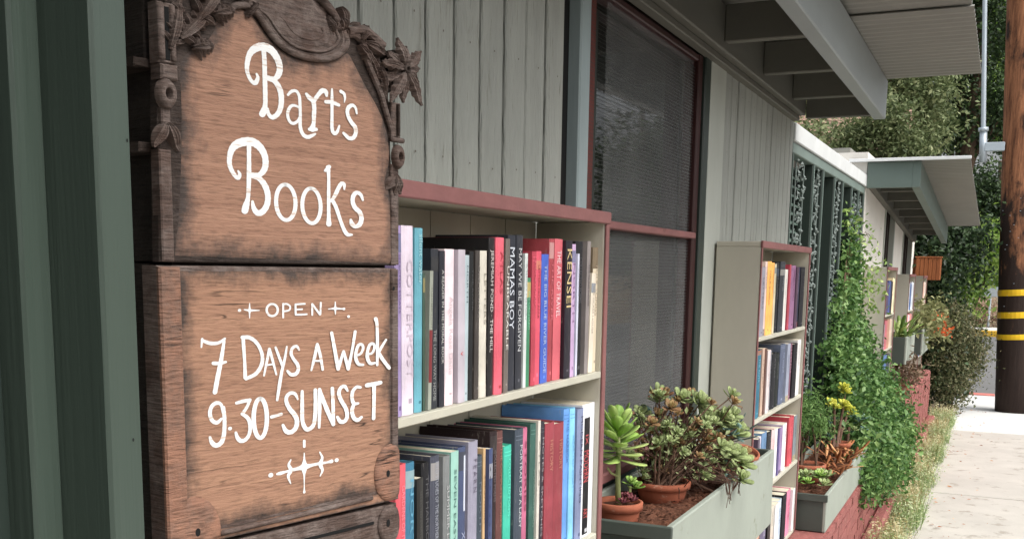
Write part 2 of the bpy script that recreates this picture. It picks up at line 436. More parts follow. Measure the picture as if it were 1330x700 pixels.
  (4.423, 4.517, 0.192, (188, 205, 222), 'pale blue hardback', 'h', {}),
  (4.526, 4.623, 0.2, (26, 26, 32), 'plain black hardback', 'h', {}),
  (4.633, 4.745, 0.198, (214, 120, 152), 'pink hardback', 'h', {}),
  (4.756, 4.819, 0.187, (235, 232, 232), 'thin white paperback at the right end', 'p', {}),
 ],
}
STROKES = [
 ('B', 1.3, [(0.11903, 1.79314, 0.00229), (0.1204, 1.78954, 0.00343), (0.11683, 1.7841, 0.00457), (0.11153, 1.78601, 0.00379), (0.10738, 1.79296, 0.00377), (0.10711, 1.80043, 0.00452), (0.11029, 1.81068, 0.00528), (0.11677, 1.81735, 0.00681), (0.12567, 1.82106, 0.00759), (0.13457, 1.82099, 0.0084), (0.14199, 1.81721, 0.00769), (0.14739, 1.81037, 0.00696), (0.14924, 1.80293, 0.00621), (0.14705, 1.79643, 0.00582), (0.14187, 1.79182, 0.00426), (0.13284, 1.79208, 0.00346)]),
 ('B', 1.3, [(0.12855, 1.81811, 0.00457), (0.12926, 1.80759, 0.00458), (0.12936, 1.79235, 0.00461), (0.12946, 1.77704, 0.00463), (0.12912, 1.76392, 0.00464), (0.12696, 1.75749, 0.00618), (0.12488, 1.75416, 0.00618)]),
 ('B', 1.31, [(0.1328, 1.79054, 0.00385), (0.14181, 1.7895, 0.00542), (0.14875, 1.78193, 0.00585), (0.15056, 1.77204, 0.00549), (0.1488, 1.76244, 0.00509), (0.14404, 1.75563, 0.0047), (0.13787, 1.75257, 0.00468), (0.1334, 1.75516, 0.00389), (0.13203, 1.76041, 0.00271)]),
 ('a', 1.34, [(0.15947, 1.77788, 0.00236), (0.16425, 1.78204, 0.00315), (0.17057, 1.78328, 0.00316), (0.17471, 1.77908, 0.00317), (0.17561, 1.77125, 0.00318), (0.1759, 1.75935, 0.00319), (0.17566, 1.74734, 0.00361), (0.17925, 1.7397, 0.00403), (0.18567, 1.73754, 0.00405), (0.19224, 1.73983, 0.00325), (0.19666, 1.74191, 0.00203)]),
 ('a', 1.33, [(0.17446, 1.76714, 0.00239), (0.16709, 1.76822, 0.00278), (0.1618, 1.76559, 0.00316), (0.15853, 1.7589, 0.00316), (0.16046, 1.75201, 0.00317), (0.16564, 1.74943, 0.00318), (0.17204, 1.75253, 0.0028), (0.17478, 1.75682, 0.0024)]),
 ('r', 1.35, [(0.18491, 1.782, 0.0032), (0.18862, 1.77888, 0.00481), (0.19399, 1.77596, 0.00484), (0.19551, 1.76971, 0.00445), (0.19504, 1.76158, 0.00446), (0.19433, 1.75261, 0.00406), (0.19236, 1.74673, 0.00649)]),
 ('r', 1.37, [(0.19508, 1.7761, 0.00403), (0.20178, 1.78381, 0.00404), (0.20738, 1.78858, 0.00487), (0.21237, 1.78803, 0.00488), (0.21342, 1.78411, 0.00285)]),
 ('r', 1.35, [(0.188, 1.74586, 0.00323), (0.19235, 1.74592, 0.00406), (0.19784, 1.74691, 0.00366)]),
 ('t', 1.38, [(0.22139, 1.79209, 0.00204), (0.22123, 1.78104, 0.00328), (0.22098, 1.76461, 0.00329), (0.22077, 1.7506, 0.00372), (0.22354, 1.74552, 0.00414), (0.22813, 1.74724, 0.00332), (0.23166, 1.75426, 0.00208)]),
 ('t', 1.38, [(0.2122, 1.77744, 0.00367), (0.22062, 1.77809, 0.0041), (0.23082, 1.77649, 0.00371)]),
 ("'", 1.4, [(0.23445, 1.79137, 0.00371), (0.23903, 1.7895, 0.00331), (0.24036, 1.78513, 0.00232), (0.23949, 1.78046, 0.00108)]),
 ('s', 1.4, [(0.25812, 1.77063, 0.0021), (0.2564, 1.7763, 0.00294), (0.25171, 1.77866, 0.00376), (0.24583, 1.77585, 0.00417), (0.24378, 1.7706, 0.00392), (0.2457, 1.76499, 0.00418), (0.25032, 1.75965, 0.00462), (0.25558, 1.75519, 0.00464), (0.25647, 1.74937, 0.00423), (0.2525, 1.74348, 0.00423), (0.24601, 1.7424, 0.00421), (0.24137, 1.74487, 0.00377), (0.23791, 1.74702, 0.00293)]),
 ('B', 1.26, [(0.09297, 1.69462, 0.00192), (0.09479, 1.69131, 0.00346), (0.09228, 1.68767, 0.00422), (0.08715, 1.6915, 0.0042), (0.08293, 1.69877, 0.00456), (0.0826, 1.70632, 0.00494), (0.08551, 1.71491, 0.00607), (0.09185, 1.72081, 0.00761), (0.10251, 1.72452, 0.00843), (0.11323, 1.7248, 0.0085), (0.12199, 1.72023, 0.00778), (0.12728, 1.71254, 0.00665), (0.12806, 1.70401, 0.00628), (0.12539, 1.69753, 0.00589), (0.11927, 1.69277, 0.00469), (0.10938, 1.69241, 0.00388)]),
 ('B', 1.26, [(0.1073, 1.7223, 0.00462), (0.10692, 1.7092, 0.00425), (0.10648, 1.69374, 0.00465), (0.10555, 1.67818, 0.00428), (0.10428, 1.66801, 0.00428), (0.10161, 1.66009, 0.00662), (0.10002, 1.65534, 0.00662)]),
 ('B', 1.27, [(0.11032, 1.69093, 0.00466), (0.11917, 1.68925, 0.00548), (0.12699, 1.68195, 0.0063), (0.13027, 1.6719, 0.00594), (0.1285, 1.66231, 0.00595), (0.12227, 1.65526, 0.00593), (0.11574, 1.65415, 0.00591), (0.1114, 1.65904, 0.00471), (0.1101, 1.66523, 0.00273)]),
 ('o', 1.3, [(0.15351, 1.68534, 0.00385), (0.15725, 1.68485, 0.00399), (0.16076, 1.68289, 0.00412), (0.16373, 1.67963, 0.00423), (0.16593, 1.67531, 0.00431), (0.16717, 1.67029, 0.00436), (0.16734, 1.66498, 0.00438), (0.16642, 1.65982, 0.00434), (0.16449, 1.65525, 0.00426), (0.16171, 1.65163, 0.00416), (0.15832, 1.64927, 0.00403), (0.1546, 1.64835, 0.00389), (0.15085, 1.64894, 0.00401), (0.14738, 1.65098, 0.00411), (0.14446, 1.65429, 0.00421), (0.14233, 1.6586, 0.00427), (0.14115, 1.66357, 0.0043), (0.14101, 1.66878, 0.00429), (0.14191, 1.67384, 0.00425), (0.14379, 1.67835, 0.00418), (0.1465, 1.68195, 0.00408), (0.14983, 1.68434, 0.00397), (0.15351, 1.68534, 0.00385)]),
 ('o', 1.33, [(0.18912, 1.68375, 0.00378), (0.19284, 1.68324, 0.00392), (0.19632, 1.68126, 0.00405), (0.19929, 1.67796, 0.00416), (0.2015, 1.67361, 0.00424), (0.20276, 1.66855, 0.00428), (0.20295, 1.6632, 0.00429), (0.20207, 1.65801, 0.00426), (0.20019, 1.65341, 0.00419), (0.19746, 1.64978, 0.00409), (0.19411, 1.64741, 0.00396), (0.19043, 1.6465, 0.00382), (0.1867, 1.64711, 0.00394), (0.18325, 1.64917, 0.00405), (0.18034, 1.65251, 0.00413), (0.1782, 1.65686, 0.0042), (0.177, 1.66186, 0.00422), (0.17682, 1.66712, 0.00422), (0.17769, 1.67222, 0.00418), (0.17953, 1.67675, 0.0041), (0.18219, 1.68036, 0.00402), (0.18548, 1.68276, 0.0039), (0.18912, 1.68375, 0.00378)]),
 ('k', 1.36, [(0.21447, 1.70781, 0.00498), (0.21522, 1.69789, 0.0035), (0.21496, 1.68119, 0.00376), (0.2147, 1.66441, 0.00378), (0.21476, 1.65348, 0.00421), (0.21466, 1.64674, 0.00591)]),
 ('k', 1.36, [(0.21024, 1.70416, 0.00291), (0.21618, 1.70878, 0.00416)]),
 ('k', 1.37, [(0.21674, 1.67124, 0.00252), (0.22137, 1.67487, 0.00337), (0.22546, 1.68016, 0.00421), (0.23018, 1.68763, 0.00422), (0.23429, 1.69187, 0.00422), (0.23813, 1.69112, 0.00381), (0.2383, 1.68605, 0.00195)]),
 ('k', 1.37, [(0.22019, 1.67312, 0.00421), (0.22582, 1.66499, 0.00423), (0.23145, 1.65253, 0.00384), (0.23715, 1.64165, 0.00429), (0.24239, 1.63625, 0.00431), (0.24952, 1.63605, 0.00216)]),
 ('s', 1.39, [(0.26679, 1.67579, 0.00243), (0.26381, 1.68124, 0.00389), (0.25781, 1.68345, 0.0043), (0.2524, 1.68011, 0.00472), (0.25089, 1.67316, 0.00472), (0.25464, 1.66649, 0.00517), (0.26181, 1.66167, 0.0052), (0.26453, 1.65485, 0.00522), (0.26168, 1.64821, 0.00521), (0.25501, 1.64534, 0.00434), (0.24966, 1.64815, 0.00518), (0.24792, 1.65239, 0.00301)]),
 ('dot', 1.23, [(0.09195, 1.55376, 0.00318), (0.09234, 1.55375, 0.00318)]),
 ('cross', 1.24, [(0.09806, 1.55443, 0.00104), (0.10151, 1.55387, 0.00176), (0.10498, 1.55348, 0.00288), (0.10947, 1.55338, 0.00193), (0.11754, 1.5532, 0.00097)]),
 ('cross', 1.24, [(0.10518, 1.56069, 0.00096), (0.10507, 1.55668, 0.0016), (0.10498, 1.55348, 0.00288), (0.10489, 1.55027, 0.00161), (0.10475, 1.54545, 0.00096)]),
 ('O', 1.27, [(0.13493, 1.55962, 0.00221), (0.13703, 1.55933, 0.00229), (0.13896, 1.55854, 0.00236), (0.14054, 1.55732, 0.00242), (0.14167, 1.55576, 0.00246), (0.14223, 1.55399, 0.00248), (0.14219, 1.55217, 0.00249), (0.14154, 1.55043, 0.00247), (0.14034, 1.54892, 0.00243), (0.1387, 1.54776, 0.00236), (0.13673, 1.54705, 0.0023), (0.13462, 1.54685, 0.00222), (0.13252, 1.54716, 0.00229), (0.13061, 1.54796, 0.00235), (0.12904, 1.54919, 0.00241), (0.12794, 1.55074, 0.00244), (0.12739, 1.55249, 0.00246), (0.12744, 1.5543, 0.00246), (0.12808, 1.55603, 0.00244), (0.12926, 1.55753, 0.0024), (0.13088, 1.55868, 0.00234), (0.13283, 1.5594, 0.00228), (0.13493, 1.55962, 0.00221)]),
 ('P', 1.28, [(0.14981, 1.55953, 0.00207), (0.14965, 1.55251, 0.00207), (0.14948, 1.54505, 0.00207)]),
 ('P', 1.28, [(0.1498, 1.55912, 0.0019), (0.15512, 1.5592, 0.00191), (0.15934, 1.55646, 0.00191), (0.15764, 1.5525, 0.00191), (0.14963, 1.55143, 0.0019)]),
 ('E', 1.3, [(0.18006, 1.55902, 0.00202), (0.17347, 1.55888, 0.00202), (0.16693, 1.55858, 0.00201)]),
 ('E', 1.29, [(0.16693, 1.55858, 0.00217), (0.16681, 1.55297, 0.00218), (0.16703, 1.54752, 0.00218)]),
 ('E', 1.3, [(0.16703, 1.54752, 0.00201), (0.17433, 1.54734, 0.00202), (0.1826, 1.54756, 0.00203)]),
 ('E', 1.3, [(0.16681, 1.55297, 0.00184), (0.17609, 1.5532, 0.00185)]),
 ('N', 1.32, [(0.19038, 1.54668, 0.00204), (0.1906, 1.55859, 0.00221)]),
 ('N', 1.32, [(0.1906, 1.55859, 0.00221), (0.19611, 1.55278, 0.00222), (0.20167, 1.54683, 0.00223)]),
 ('N', 1.33, [(0.20224, 1.54707, 0.00206), (0.20314, 1.55992, 0.00206)]),
 ('cross', 1.35, [(0.21436, 1.55266, 0.00104), (0.21958, 1.5529, 0.00173), (0.22459, 1.55305, 0.00295), (0.2301, 1.55268, 0.00192), (0.23601, 1.55238, 0.0014)]),
 ('cross', 1.34, [(0.2247, 1.56044, 0.00104), (0.22464, 1.5561, 0.00174), (0.22459, 1.55305, 0.00295), (0.22467, 1.55001, 0.00174), (0.22473, 1.54652, 0.00096)]),
 ('dot', 1.36, [(0.23756, 1.55235, 0.0029), (0.23803, 1.55234, 0.0029)]),
 ('dot', 1.36, [(0.24462, 1.54339, 0.003), (0.2451, 1.54337, 0.003)]),
 ('7', 1.18, [(0.04405, 1.5181, 0.00171), (0.04525, 1.5262, 0.00232)]),
 ('7', 1.2, [(0.0452, 1.52465, 0.0031), (0.05435, 1.52151, 0.00367), (0.06468, 1.52143, 0.0033), (0.07289, 1.52541, 0.00221)]),
 ('7', 1.2, [(0.07187, 1.52348, 0.00277), (0.06964, 1.5133, 0.00372), (0.06688, 1.50156, 0.00436), (0.06256, 1.48597, 0.00476), (0.05876, 1.47116, 0.00476)]),
 ('7', 1.2, [(0.05786, 1.50092, 0.00377), (0.06589, 1.50043, 0.00356), (0.07309, 1.50135, 0.00254)]),
 ('D', 1.23, [(0.09575, 1.52565, 0.00361), (0.09616, 1.51597, 0.00362), (0.09698, 1.49977, 0.00323), (0.0972, 1.48351, 0.00406)]),
 ('D', 1.24, [(0.09476, 1.52569, 0.00401), (0.10467, 1.52488, 0.00404), (0.11455, 1.51753, 0.00367), (0.12005, 1.50579, 0.00369), (0.11875, 1.49517, 0.00411), (0.11117, 1.48662, 0.0041), (0.09846, 1.4822, 0.00366)]),
 ('A', 1.25, [(0.12184, 1.48383, 0.0019), (0.12582, 1.49804, 0.00289), (0.1298, 1.51187, 0.00305)]),
 ('A', 1.26, [(0.1298, 1.51187, 0.00305), (0.13367, 1.50007, 0.0029), (0.13853, 1.48392, 0.00192)]),
 ('A', 1.25, [(0.12574, 1.49474, 0.00207), (0.13513, 1.49541, 0.00166)]),
 ('y', 1.27, [(0.13818, 1.51311, 0.00249), (0.14217, 1.50375, 0.00291), (0.14721, 1.49257, 0.00294)]),
 ('y', 1.27, [(0.15356, 1.5132, 0.00193), (0.1506, 1.50077, 0.00294), (0.14601, 1.48677, 0.00335), (0.14248, 1.47188, 0.00378), (0.13892, 1.45616, 0.00278)]),
 ('S', 1.28, [(0.17082, 1.50897, 0.00212), (0.16707, 1.51314, 0.00296), (0.16138, 1.51114, 0.00337), (0.15931, 1.50534, 0.00337), (0.16275, 1.49923, 0.00338), (0.16808, 1.49297, 0.00382), (0.16905, 1.48694, 0.00384), (0.16535, 1.48267, 0.00426), (0.15881, 1.48252, 0.00381), (0.15383, 1.48667, 0.0027)]),
 ('A', 1.31, [(0.18792, 1.48527, 0.00199), (0.19232, 1.49753, 0.00345), (0.19713, 1.51369, 0.00345)]),
 ('A', 1.32, [(0.19713, 1.51369, 0.00345), (0.20146, 1.50048, 0.00347), (0.20465, 1.48505, 0.00288)]),
 ('A', 1.31, [(0.19115, 1.49561, 0.00216), (0.20194, 1.49498, 0.00217)]),
 ('W', 1.34, [(0.2186, 1.52579, 0.00348), (0.2219, 1.51166, 0.00394), (0.228, 1.48442, 0.00443)]),
 ('W', 1.34, [(0.228, 1.48442, 0.00399), (0.23659, 1.50387, 0.0031)]),
 ('W', 1.35, [(0.23659, 1.50387, 0.0031), (0.24356, 1.48341, 0.00403)]),
 ('W', 1.36, [(0.24356, 1.48341, 0.00403), (0.24986, 1.50408, 0.00313), (0.25496, 1.52575, 0.00357)]),
 ('e', 1.37, [(0.2559, 1.49793, 0.00252), (0.26331, 1.49978, 0.00271), (0.26745, 1.50589, 0.00316), (0.26526, 1.51051, 0.00315), (0.2597, 1.50943, 0.0036), (0.25594, 1.50197, 0.00359), (0.25586, 1.49389, 0.00404), (0.2601, 1.48777, 0.00361), (0.26728, 1.48642, 0.00272)]),
 ('e', 1.38, [(0.27451, 1.49828, 0.00254), (0.28208, 1.49969, 0.00274), (0.28593, 1.5059, 0.0032), (0.28406, 1.51028, 0.00319), (0.27837, 1.50945, 0.00363), (0.27454, 1.50191, 0.00363), (0.27447, 1.49373, 0.0041), (0.27883, 1.48754, 0.00366), (0.28708, 1.4875, 0.00239)]),
 ('k', 1.4, [(0.28806, 1.53953, 0.00454), (0.29031, 1.53218, 0.00364), (0.29078, 1.50658, 0.00367), (0.29026, 1.48501, 0.00304)]),
 ('k', 1.4, [(0.30527, 1.51419, 0.00258), (0.29876, 1.50711, 0.00322), (0.29228, 1.49962, 0.00367)]),
 ('k', 1.4, [(0.29292, 1.49912, 0.00368), (0.29996, 1.49043, 0.00416), (0.31036, 1.48003, 0.00402)]),
 ('9', 1.19, [(0.06835, 1.44949, 0.00321), (0.06593, 1.45776, 0.0032), (0.06028, 1.45987, 0.00398), (0.05431, 1.45683, 0.00396), (0.0519, 1.4495, 0.00397), (0.05476, 1.44203, 0.00398), (0.06056, 1.43958, 0.004), (0.06593, 1.44289, 0.00281)]),
 ('9', 1.19, [(0.06851, 1.45431, 0.00401), (0.06957, 1.44534, 0.00403), (0.06955, 1.43565, 0.00403), (0.06825, 1.42526, 0.00444), (0.06464, 1.41798, 0.00485), (0.05835, 1.41591, 0.00483), (0.05352, 1.41932, 0.00441), (0.05107, 1.42522, 0.00279)]),
 ('dot', 1.2, [(0.07603, 1.4317, 0.00389), (0.07642, 1.43166, 0.00389)]),
 ('3', 1.22, [(0.08535, 1.45762, 0.00325), (0.09379, 1.45865, 0.00383), (0.10283, 1.45933, 0.00328)]),
 ('3', 1.22, [(0.1023, 1.45856, 0.00328), (0.09808, 1.45154, 0.00328), (0.09241, 1.44552, 0.00368)]),
 ('3', 1.21, [(0.09192, 1.44557, 0.00327), (0.09927, 1.44031, 0.00411), (0.10209, 1.43299, 0.00413), (0.1008, 1.42319, 0.00389), (0.0956, 1.41758, 0.00413), (0.08958, 1.41705, 0.00452), (0.08542, 1.42083, 0.00409), (0.08342, 1.42639, 0.00286)]),
 ('0', 1.23, [(0.11627, 1.45965, 0.00431), (0.11873, 1.45857, 0.00446), (0.12096, 1.45587, 0.0046), (0.12277, 1.45174, 0.00473), (0.12401, 1.44651, 0.00482), (0.12458, 1.44062, 0.00487), (0.12442, 1.43455, 0.00488), (0.12356, 1.42878, 0.00484), (0.12205, 1.42381, 0.00476), (0.12003, 1.42004, 0.00464), (0.11766, 1.41778, 0.0045), (0.11514, 1.41721, 0.00435), (0.11268, 1.41836, 0.00449), (0.11047, 1.42113, 0.00461), (0.10869, 1.4253, 0.00471), (0.10748, 1.43051, 0.00478), (0.10694, 1.43636, 0.00481), (0.1071, 1.44236, 0.00481), (0.10796, 1.44805, 0.00477), (0.10944, 1.45296, 0.00468), (0.11143, 1.45672, 0.00458), (0.11377, 1.45901, 0.00444), (0.11627, 1.45965, 0.00431)]),
 ('-', 1.25, [(0.1311, 1.43835, 0.00379), (0.13745, 1.43898, 0.00321), (0.1444, 1.43999, 0.0034)]),
 ('S', 1.27, [(0.16784, 1.45448, 0.00198), (0.16433, 1.46036, 0.00342), (0.15837, 1.46214, 0.00383), (0.15268, 1.45921, 0.00399), (0.15168, 1.45334, 0.00425), (0.15583, 1.44528, 0.00469), (0.16276, 1.43775, 0.00515), (0.16624, 1.4305, 0.00518), (0.16409, 1.42251, 0.00517), (0.15688, 1.41856, 0.00516), (0.1502, 1.42102, 0.0047), (0.14626, 1.42787, 0.00298)]),
 ('U', 1.29, [(0.1743, 1.46255, 0.00344), (0.17392, 1.44358, 0.00432), (0.17419, 1.42881, 0.00434), (0.17905, 1.42001, 0.00479), (0.18525, 1.41977, 0.00482), (0.19103, 1.4253, 0.00439), (0.19326, 1.44176, 0.00438), (0.1934, 1.46273, 0.00392)]),
 ('N', 1.31, [(0.19838, 1.41966, 0.00291), (0.19932, 1.44119, 0.00439), (0.19968, 1.46267, 0.00394)]),
 ('N', 1.32, [(0.19966, 1.46136, 0.00437), (0.20972, 1.44021, 0.00487), (0.22001, 1.4209, 0.00448)]),
 ('N', 1.32, [(0.22001, 1.42135, 0.00403), (0.21974, 1.44372, 0.004), (0.21884, 1.46247, 0.00399)]),
 ('S', 1.34, [(0.24241, 1.4579, 0.00252), (0.23789, 1.46338, 0.00403), (0.23163, 1.4619, 0.00402), (0.2288, 1.45543, 0.00447), (0.23263, 1.44704, 0.00448), (0.23938, 1.43741, 0.00451), (0.24145, 1.42816, 0.00453), (0.23738, 1.42269, 0.00452), (0.23076, 1.42292, 0.0045), (0.22606, 1.4288, 0.00314)]),
 ('E', 1.36, [(0.26293, 1.46007, 0.00319), (0.25675, 1.46101, 0.00363), (0.25055, 1.45633, 0.00407), (0.24925, 1.44874, 0.00407), (0.25224, 1.44212, 0.00409), (0.25903, 1.44151, 0.00274)]),
 ('E', 1.35, [(0.25224, 1.44167, 0.00409), (0.24908, 1.43377, 0.00454), (0.25182, 1.4253, 0.00456), (0.25821, 1.4219, 0.00459), (0.26422, 1.42469, 0.00322)]),
 ('T', 1.38, [(0.27358, 1.4618, 0.00505), (0.28436, 1.46236, 0.00507), (0.29593, 1.46334, 0.00464)]),
 ('T', 1.38, [(0.28499, 1.46092, 0.00462), (0.28486, 1.44242, 0.00417), (0.28407, 1.42111, 0.00419)]),
 ('ornament', 1.28, [(0.13751, 1.37452, 0.00257), (0.14234, 1.37469, 0.00387), (0.14993, 1.37534, 0.0026), (0.15981, 1.37612, 0.00348), (0.16869, 1.37663, 0.00438), (0.17597, 1.37694, 0.00791), (0.18333, 1.37725, 0.00442), (0.19248, 1.37777, 0.00311), (0.20174, 1.37785, 0.00357), (0.20992, 1.37764, 0.00224), (0.21701, 1.37804, 0.00451)]),
 ('ornament', 1.28, [(0.17628, 1.39274, 0.00114), (0.17613, 1.38484, 0.00263), (0.17597, 1.37694, 0.00791), (0.17582, 1.36901, 0.00264), (0.17562, 1.35843, 0.00106), (0.1755, 1.35224, 0.00142), (0.17542, 1.34826, 0.00301)]),
 ('ornament', 1.28, [(0.17655, 1.40674, 0.00297), (0.17643, 1.40018, 0.00298)]),
 ('dot', 1.24, [(0.12825, 1.37457, 0.00512), (0.12867, 1.37451, 0.00512)]),
 ('dot', 1.32, [(0.22453, 1.3784, 0.00453), (0.225, 1.37833, 0.00454)]),
 ('ornament', 1.26, [(0.15676, 1.38786, 0.0013), (0.15369, 1.38263, 0.00303), (0.15651, 1.37615, 0.00434), (0.15265, 1.36974, 0.00321), (0.15596, 1.36096, 0.00113)]),
 ('ornament', 1.3, [(0.19906, 1.39116, 0.00134), (0.20265, 1.384, 0.00295), (0.1994, 1.37727, 0.00446), (0.20277, 1.36963, 0.00296), (0.19917, 1.36341, 0.00116)]),
]
TRACE = {
 'upper_slab': [(-0.00033, 1.60448), (0.00263, 1.71789), (0.00699, 1.84409), (0.00814, 1.89198), (0.093, 1.91159), (0.18367, 1.90952), (0.20457, 1.88268), (0.21756, 1.8709), (0.22879, 1.87539), (0.23989, 1.85722), (0.2703, 1.86253), (0.28835, 1.8615), (0.30667, 1.82202), (0.31536, 1.78433), (0.31646, 1.7319), (0.31995, 1.60204)],
 'upper_face': [(0.0161, 1.6077), (0.02455, 1.66921), (0.02907, 1.74221), (0.02998, 1.78878), (0.04273, 1.80572), (0.05802, 1.81397), (0.06926, 1.82743), (0.07527, 1.84443), (0.08839, 1.85271), (0.10442, 1.85576), (0.1177, 1.85083), (0.13105, 1.83822), (0.14476, 1.82762), (0.16301, 1.82056), (0.19044, 1.81858), (0.22128, 1.82254), (0.24188, 1.83227), (0.25, 1.83438), (0.2616, 1.82128), (0.27818, 1.80099), (0.29646, 1.78031), (0.30766, 1.76169), (0.31393, 1.74047), (0.31257, 1.71833), (0.3061, 1.69754), (0.31501, 1.68303), (0.31865, 1.60385)],
 'lower_slab': [(-0.00894, 1.32911), (-0.0022, 1.60006), (0.32125, 1.59749), (0.32603, 1.36197), (0.32731, 1.31696), (0.32049, 1.31319)],
 'lower_face': [(0.02225, 1.37122), (0.02571, 1.58389), (0.31206, 1.58194), (0.3167, 1.40159), (0.31661, 1.37286), (0.29147, 1.36663), (0.28223, 1.34139), (0.20459, 1.33777), (0.07497, 1.32789), (0.05725, 1.32452), (0.05138, 1.35027), (0.03323, 1.36948)],
 'seam': [(-0.02287, 1.60342), (0.3252, 1.59798)],
 'lower_bot': [(0.06764, 1.31422), (0.33141, 1.31138)],
 'scroll': [(0.08356, 1.84597), (0.09309, 1.85433), (0.10827, 1.85723), (0.1216, 1.85155), (0.13307, 1.84009), (0.14683, 1.8295), (0.16513, 1.82245), (0.18833, 1.82063), (0.21238, 1.82358), (0.23272, 1.83245), (0.24203, 1.84456), (0.23644, 1.855)],
 'lobe': [(0.10642, 1.85909), (0.1216, 1.85155), (0.13307, 1.84009), (0.14683, 1.8295), (0.16513, 1.82245), (0.18833, 1.82063), (0.21239, 1.82439), (0.23159, 1.83308), (0.23859, 1.8448), (0.23534, 1.85805), (0.22423, 1.87054), (0.20673, 1.88152), (0.18989, 1.90313), (0.12087, 1.89597)],
 'lobe_edge': [(0.18327, 1.88937), (0.20239, 1.88225), (0.21758, 1.8725), (0.22637, 1.86291)],
 'knot': [(0.23208, 1.86877), (0.23984, 1.85315), (0.22625, 1.85484)],
 'ribbon': [(0.24215, 1.85436), (0.25841, 1.85552), (0.27015, 1.84591), (0.27481, 1.83164), (0.28438, 1.81624), (0.29656, 1.79749), (0.30645, 1.77459), (0.314, 1.75801)],
 'bar': [(0.27018, 1.84924), (0.30927, 1.8421)],
 'bar2': [(0.24332, 1.85619), (0.26554, 1.8617), (0.27984, 1.85753), (0.29686, 1.8486)],
 'flower': [(0.327, 1.82759)],
 'flower_r': [(0.35844, 1.83223), (0.32704, 1.85008)],
 'rstrip': [(0.32433, 1.78543), (0.32554, 1.75041)],
 'ring': [(0.32683, 1.74789)],
 'oval': [(0.32809, 1.72851)],
 'oval_r': [(0.33595, 1.72919), (0.32812, 1.74182)],
 'rleaf': [(0.32285, 1.7094), (0.3061, 1.69577), (0.33459, 1.69052), (0.32277, 1.67722)],
 'rstrip2': [(0.32148, 1.68073), (0.32258, 1.6039)],
 'lcol': [(0.00896, 1.8321), (0.00942, 1.78218)],
 'lcol2': [(0.01733, 1.83365), (0.01616, 1.78318)],
 'lblock': [(0.01255, 1.77702)],
 'lring': [(0.0089, 1.75893)],
 'lring_r': [(0.01608, 1.75987), (0.00933, 1.76954)],
 'lstem': [(0.00877, 1.7455), (0.00892, 1.7285)],
 'lleaf': [(0.0082, 1.73126), (-0.00344, 1.71162), (0.01067, 1.73011), (0.02184, 1.71118)],
 'lcol3': [(0.00468, 1.70671), (0.00484, 1.60603)],
 'aleaf': [(0.0128, 1.82451), (0.00816, 1.85254), (0.02111, 1.82321), (0.03744, 1.85004), (0.03319, 1.82817), (0.05665, 1.85094), (0.04491, 1.81749), (0.07455, 1.85007), (0.05625, 1.83946), (0.08769, 1.85985), (0.02066, 1.81196), (0.0501, 1.81551), (0.03018, 1.83884), (0.05371, 1.86737), (0.07248, 1.84247), (0.09174, 1.87083), (0.02288, 1.80391), (0.04161, 1.8226), (0.09131, 1.85691), (0.12034, 1.87662)],
 'boss1': [(0.02469, 1.33793)],
 'boss1_r': [(0.06038, 1.33139), (0.02586, 1.36985)],
 'hole1': [(0.03086, 1.3295)],
 'boss2': [(0.31119, 1.35243)],
 'boss2_r': [(0.28233, 1.35653), (0.31132, 1.38789)],
 'hole2': [(0.30586, 1.35127)],
 'bead': [(0.01738, 1.31431), (0.05805, 1.3194), (0.11568, 1.32729), (0.20455, 1.33506), (0.28091, 1.3378)],
 'third_boss': [(0.31094, 1.28651)],
 'third_hole': [(0.30559, 1.28943)],
}
# ================================================================== GROUND
g = MB().box(-150, 150, -40, 300, -.5, -.03).build('ground', m_soil); tag(g, kind='structure')
rd = MB().box(1.62, 8.6, -40, 260, -.10, -.012).add([(-60, 15.7, -.008), (1.62, 15.7, -.008), (1.62, 31, -.008), (-60, 31, -.008)], [(0, 1, 2, 3)]).build('road', m_asphalt); tag(rd, kind='structure')
kb = MB().box(1.5, 1.62, -20, 15.5, -.1, .0, .012).build('kerb', m_concrete2); tag(kb, kind='structure')
m_yellow = mat('yellow_kerb_paint', (222, 178, 62), .7, .12, 3, .2)
kb = MB().box(-40, 1.6, 31.0, 31.16, -.05, .15, .015).build('kerb', m_yellow); tag(kb, kind='structure')
sw2 = MB().box(-40, 1.6, 31.16, 33.0, -.05, .145).build('pavement', m_concrete2); tag(sw2, kind='structure')

# sidewalk: bed with separate slabs
bed = MB().box(-.62, 1.5, -6, 15.6, -.08, -.012).build('sidewalk', m_joint); tag(bed, kind='structure')
ys = [-6, -2.2, 1.4, 4.85, 8.36, 11.9, 13.75, 15.6]
for i in range(len(ys) - 1):
    for (xa, xb) in ((-.60, 1.49),):
        dz = random.uniform(-.003, .003)
        MB().box(xa, xb, ys[i] + .006, ys[i + 1] - .006, -.06, dz, .004).build('slab', m_concrete2 if i >= 5 else m_concrete, bed)
mr_ = mat('red_kerb_paint', (196, 120, 112), .8, .15, 8)
tag(MB().box(-.5, .02, 15.62, 15.8, -.05, .012, .01).build('kerb', mr_), kind='structure')

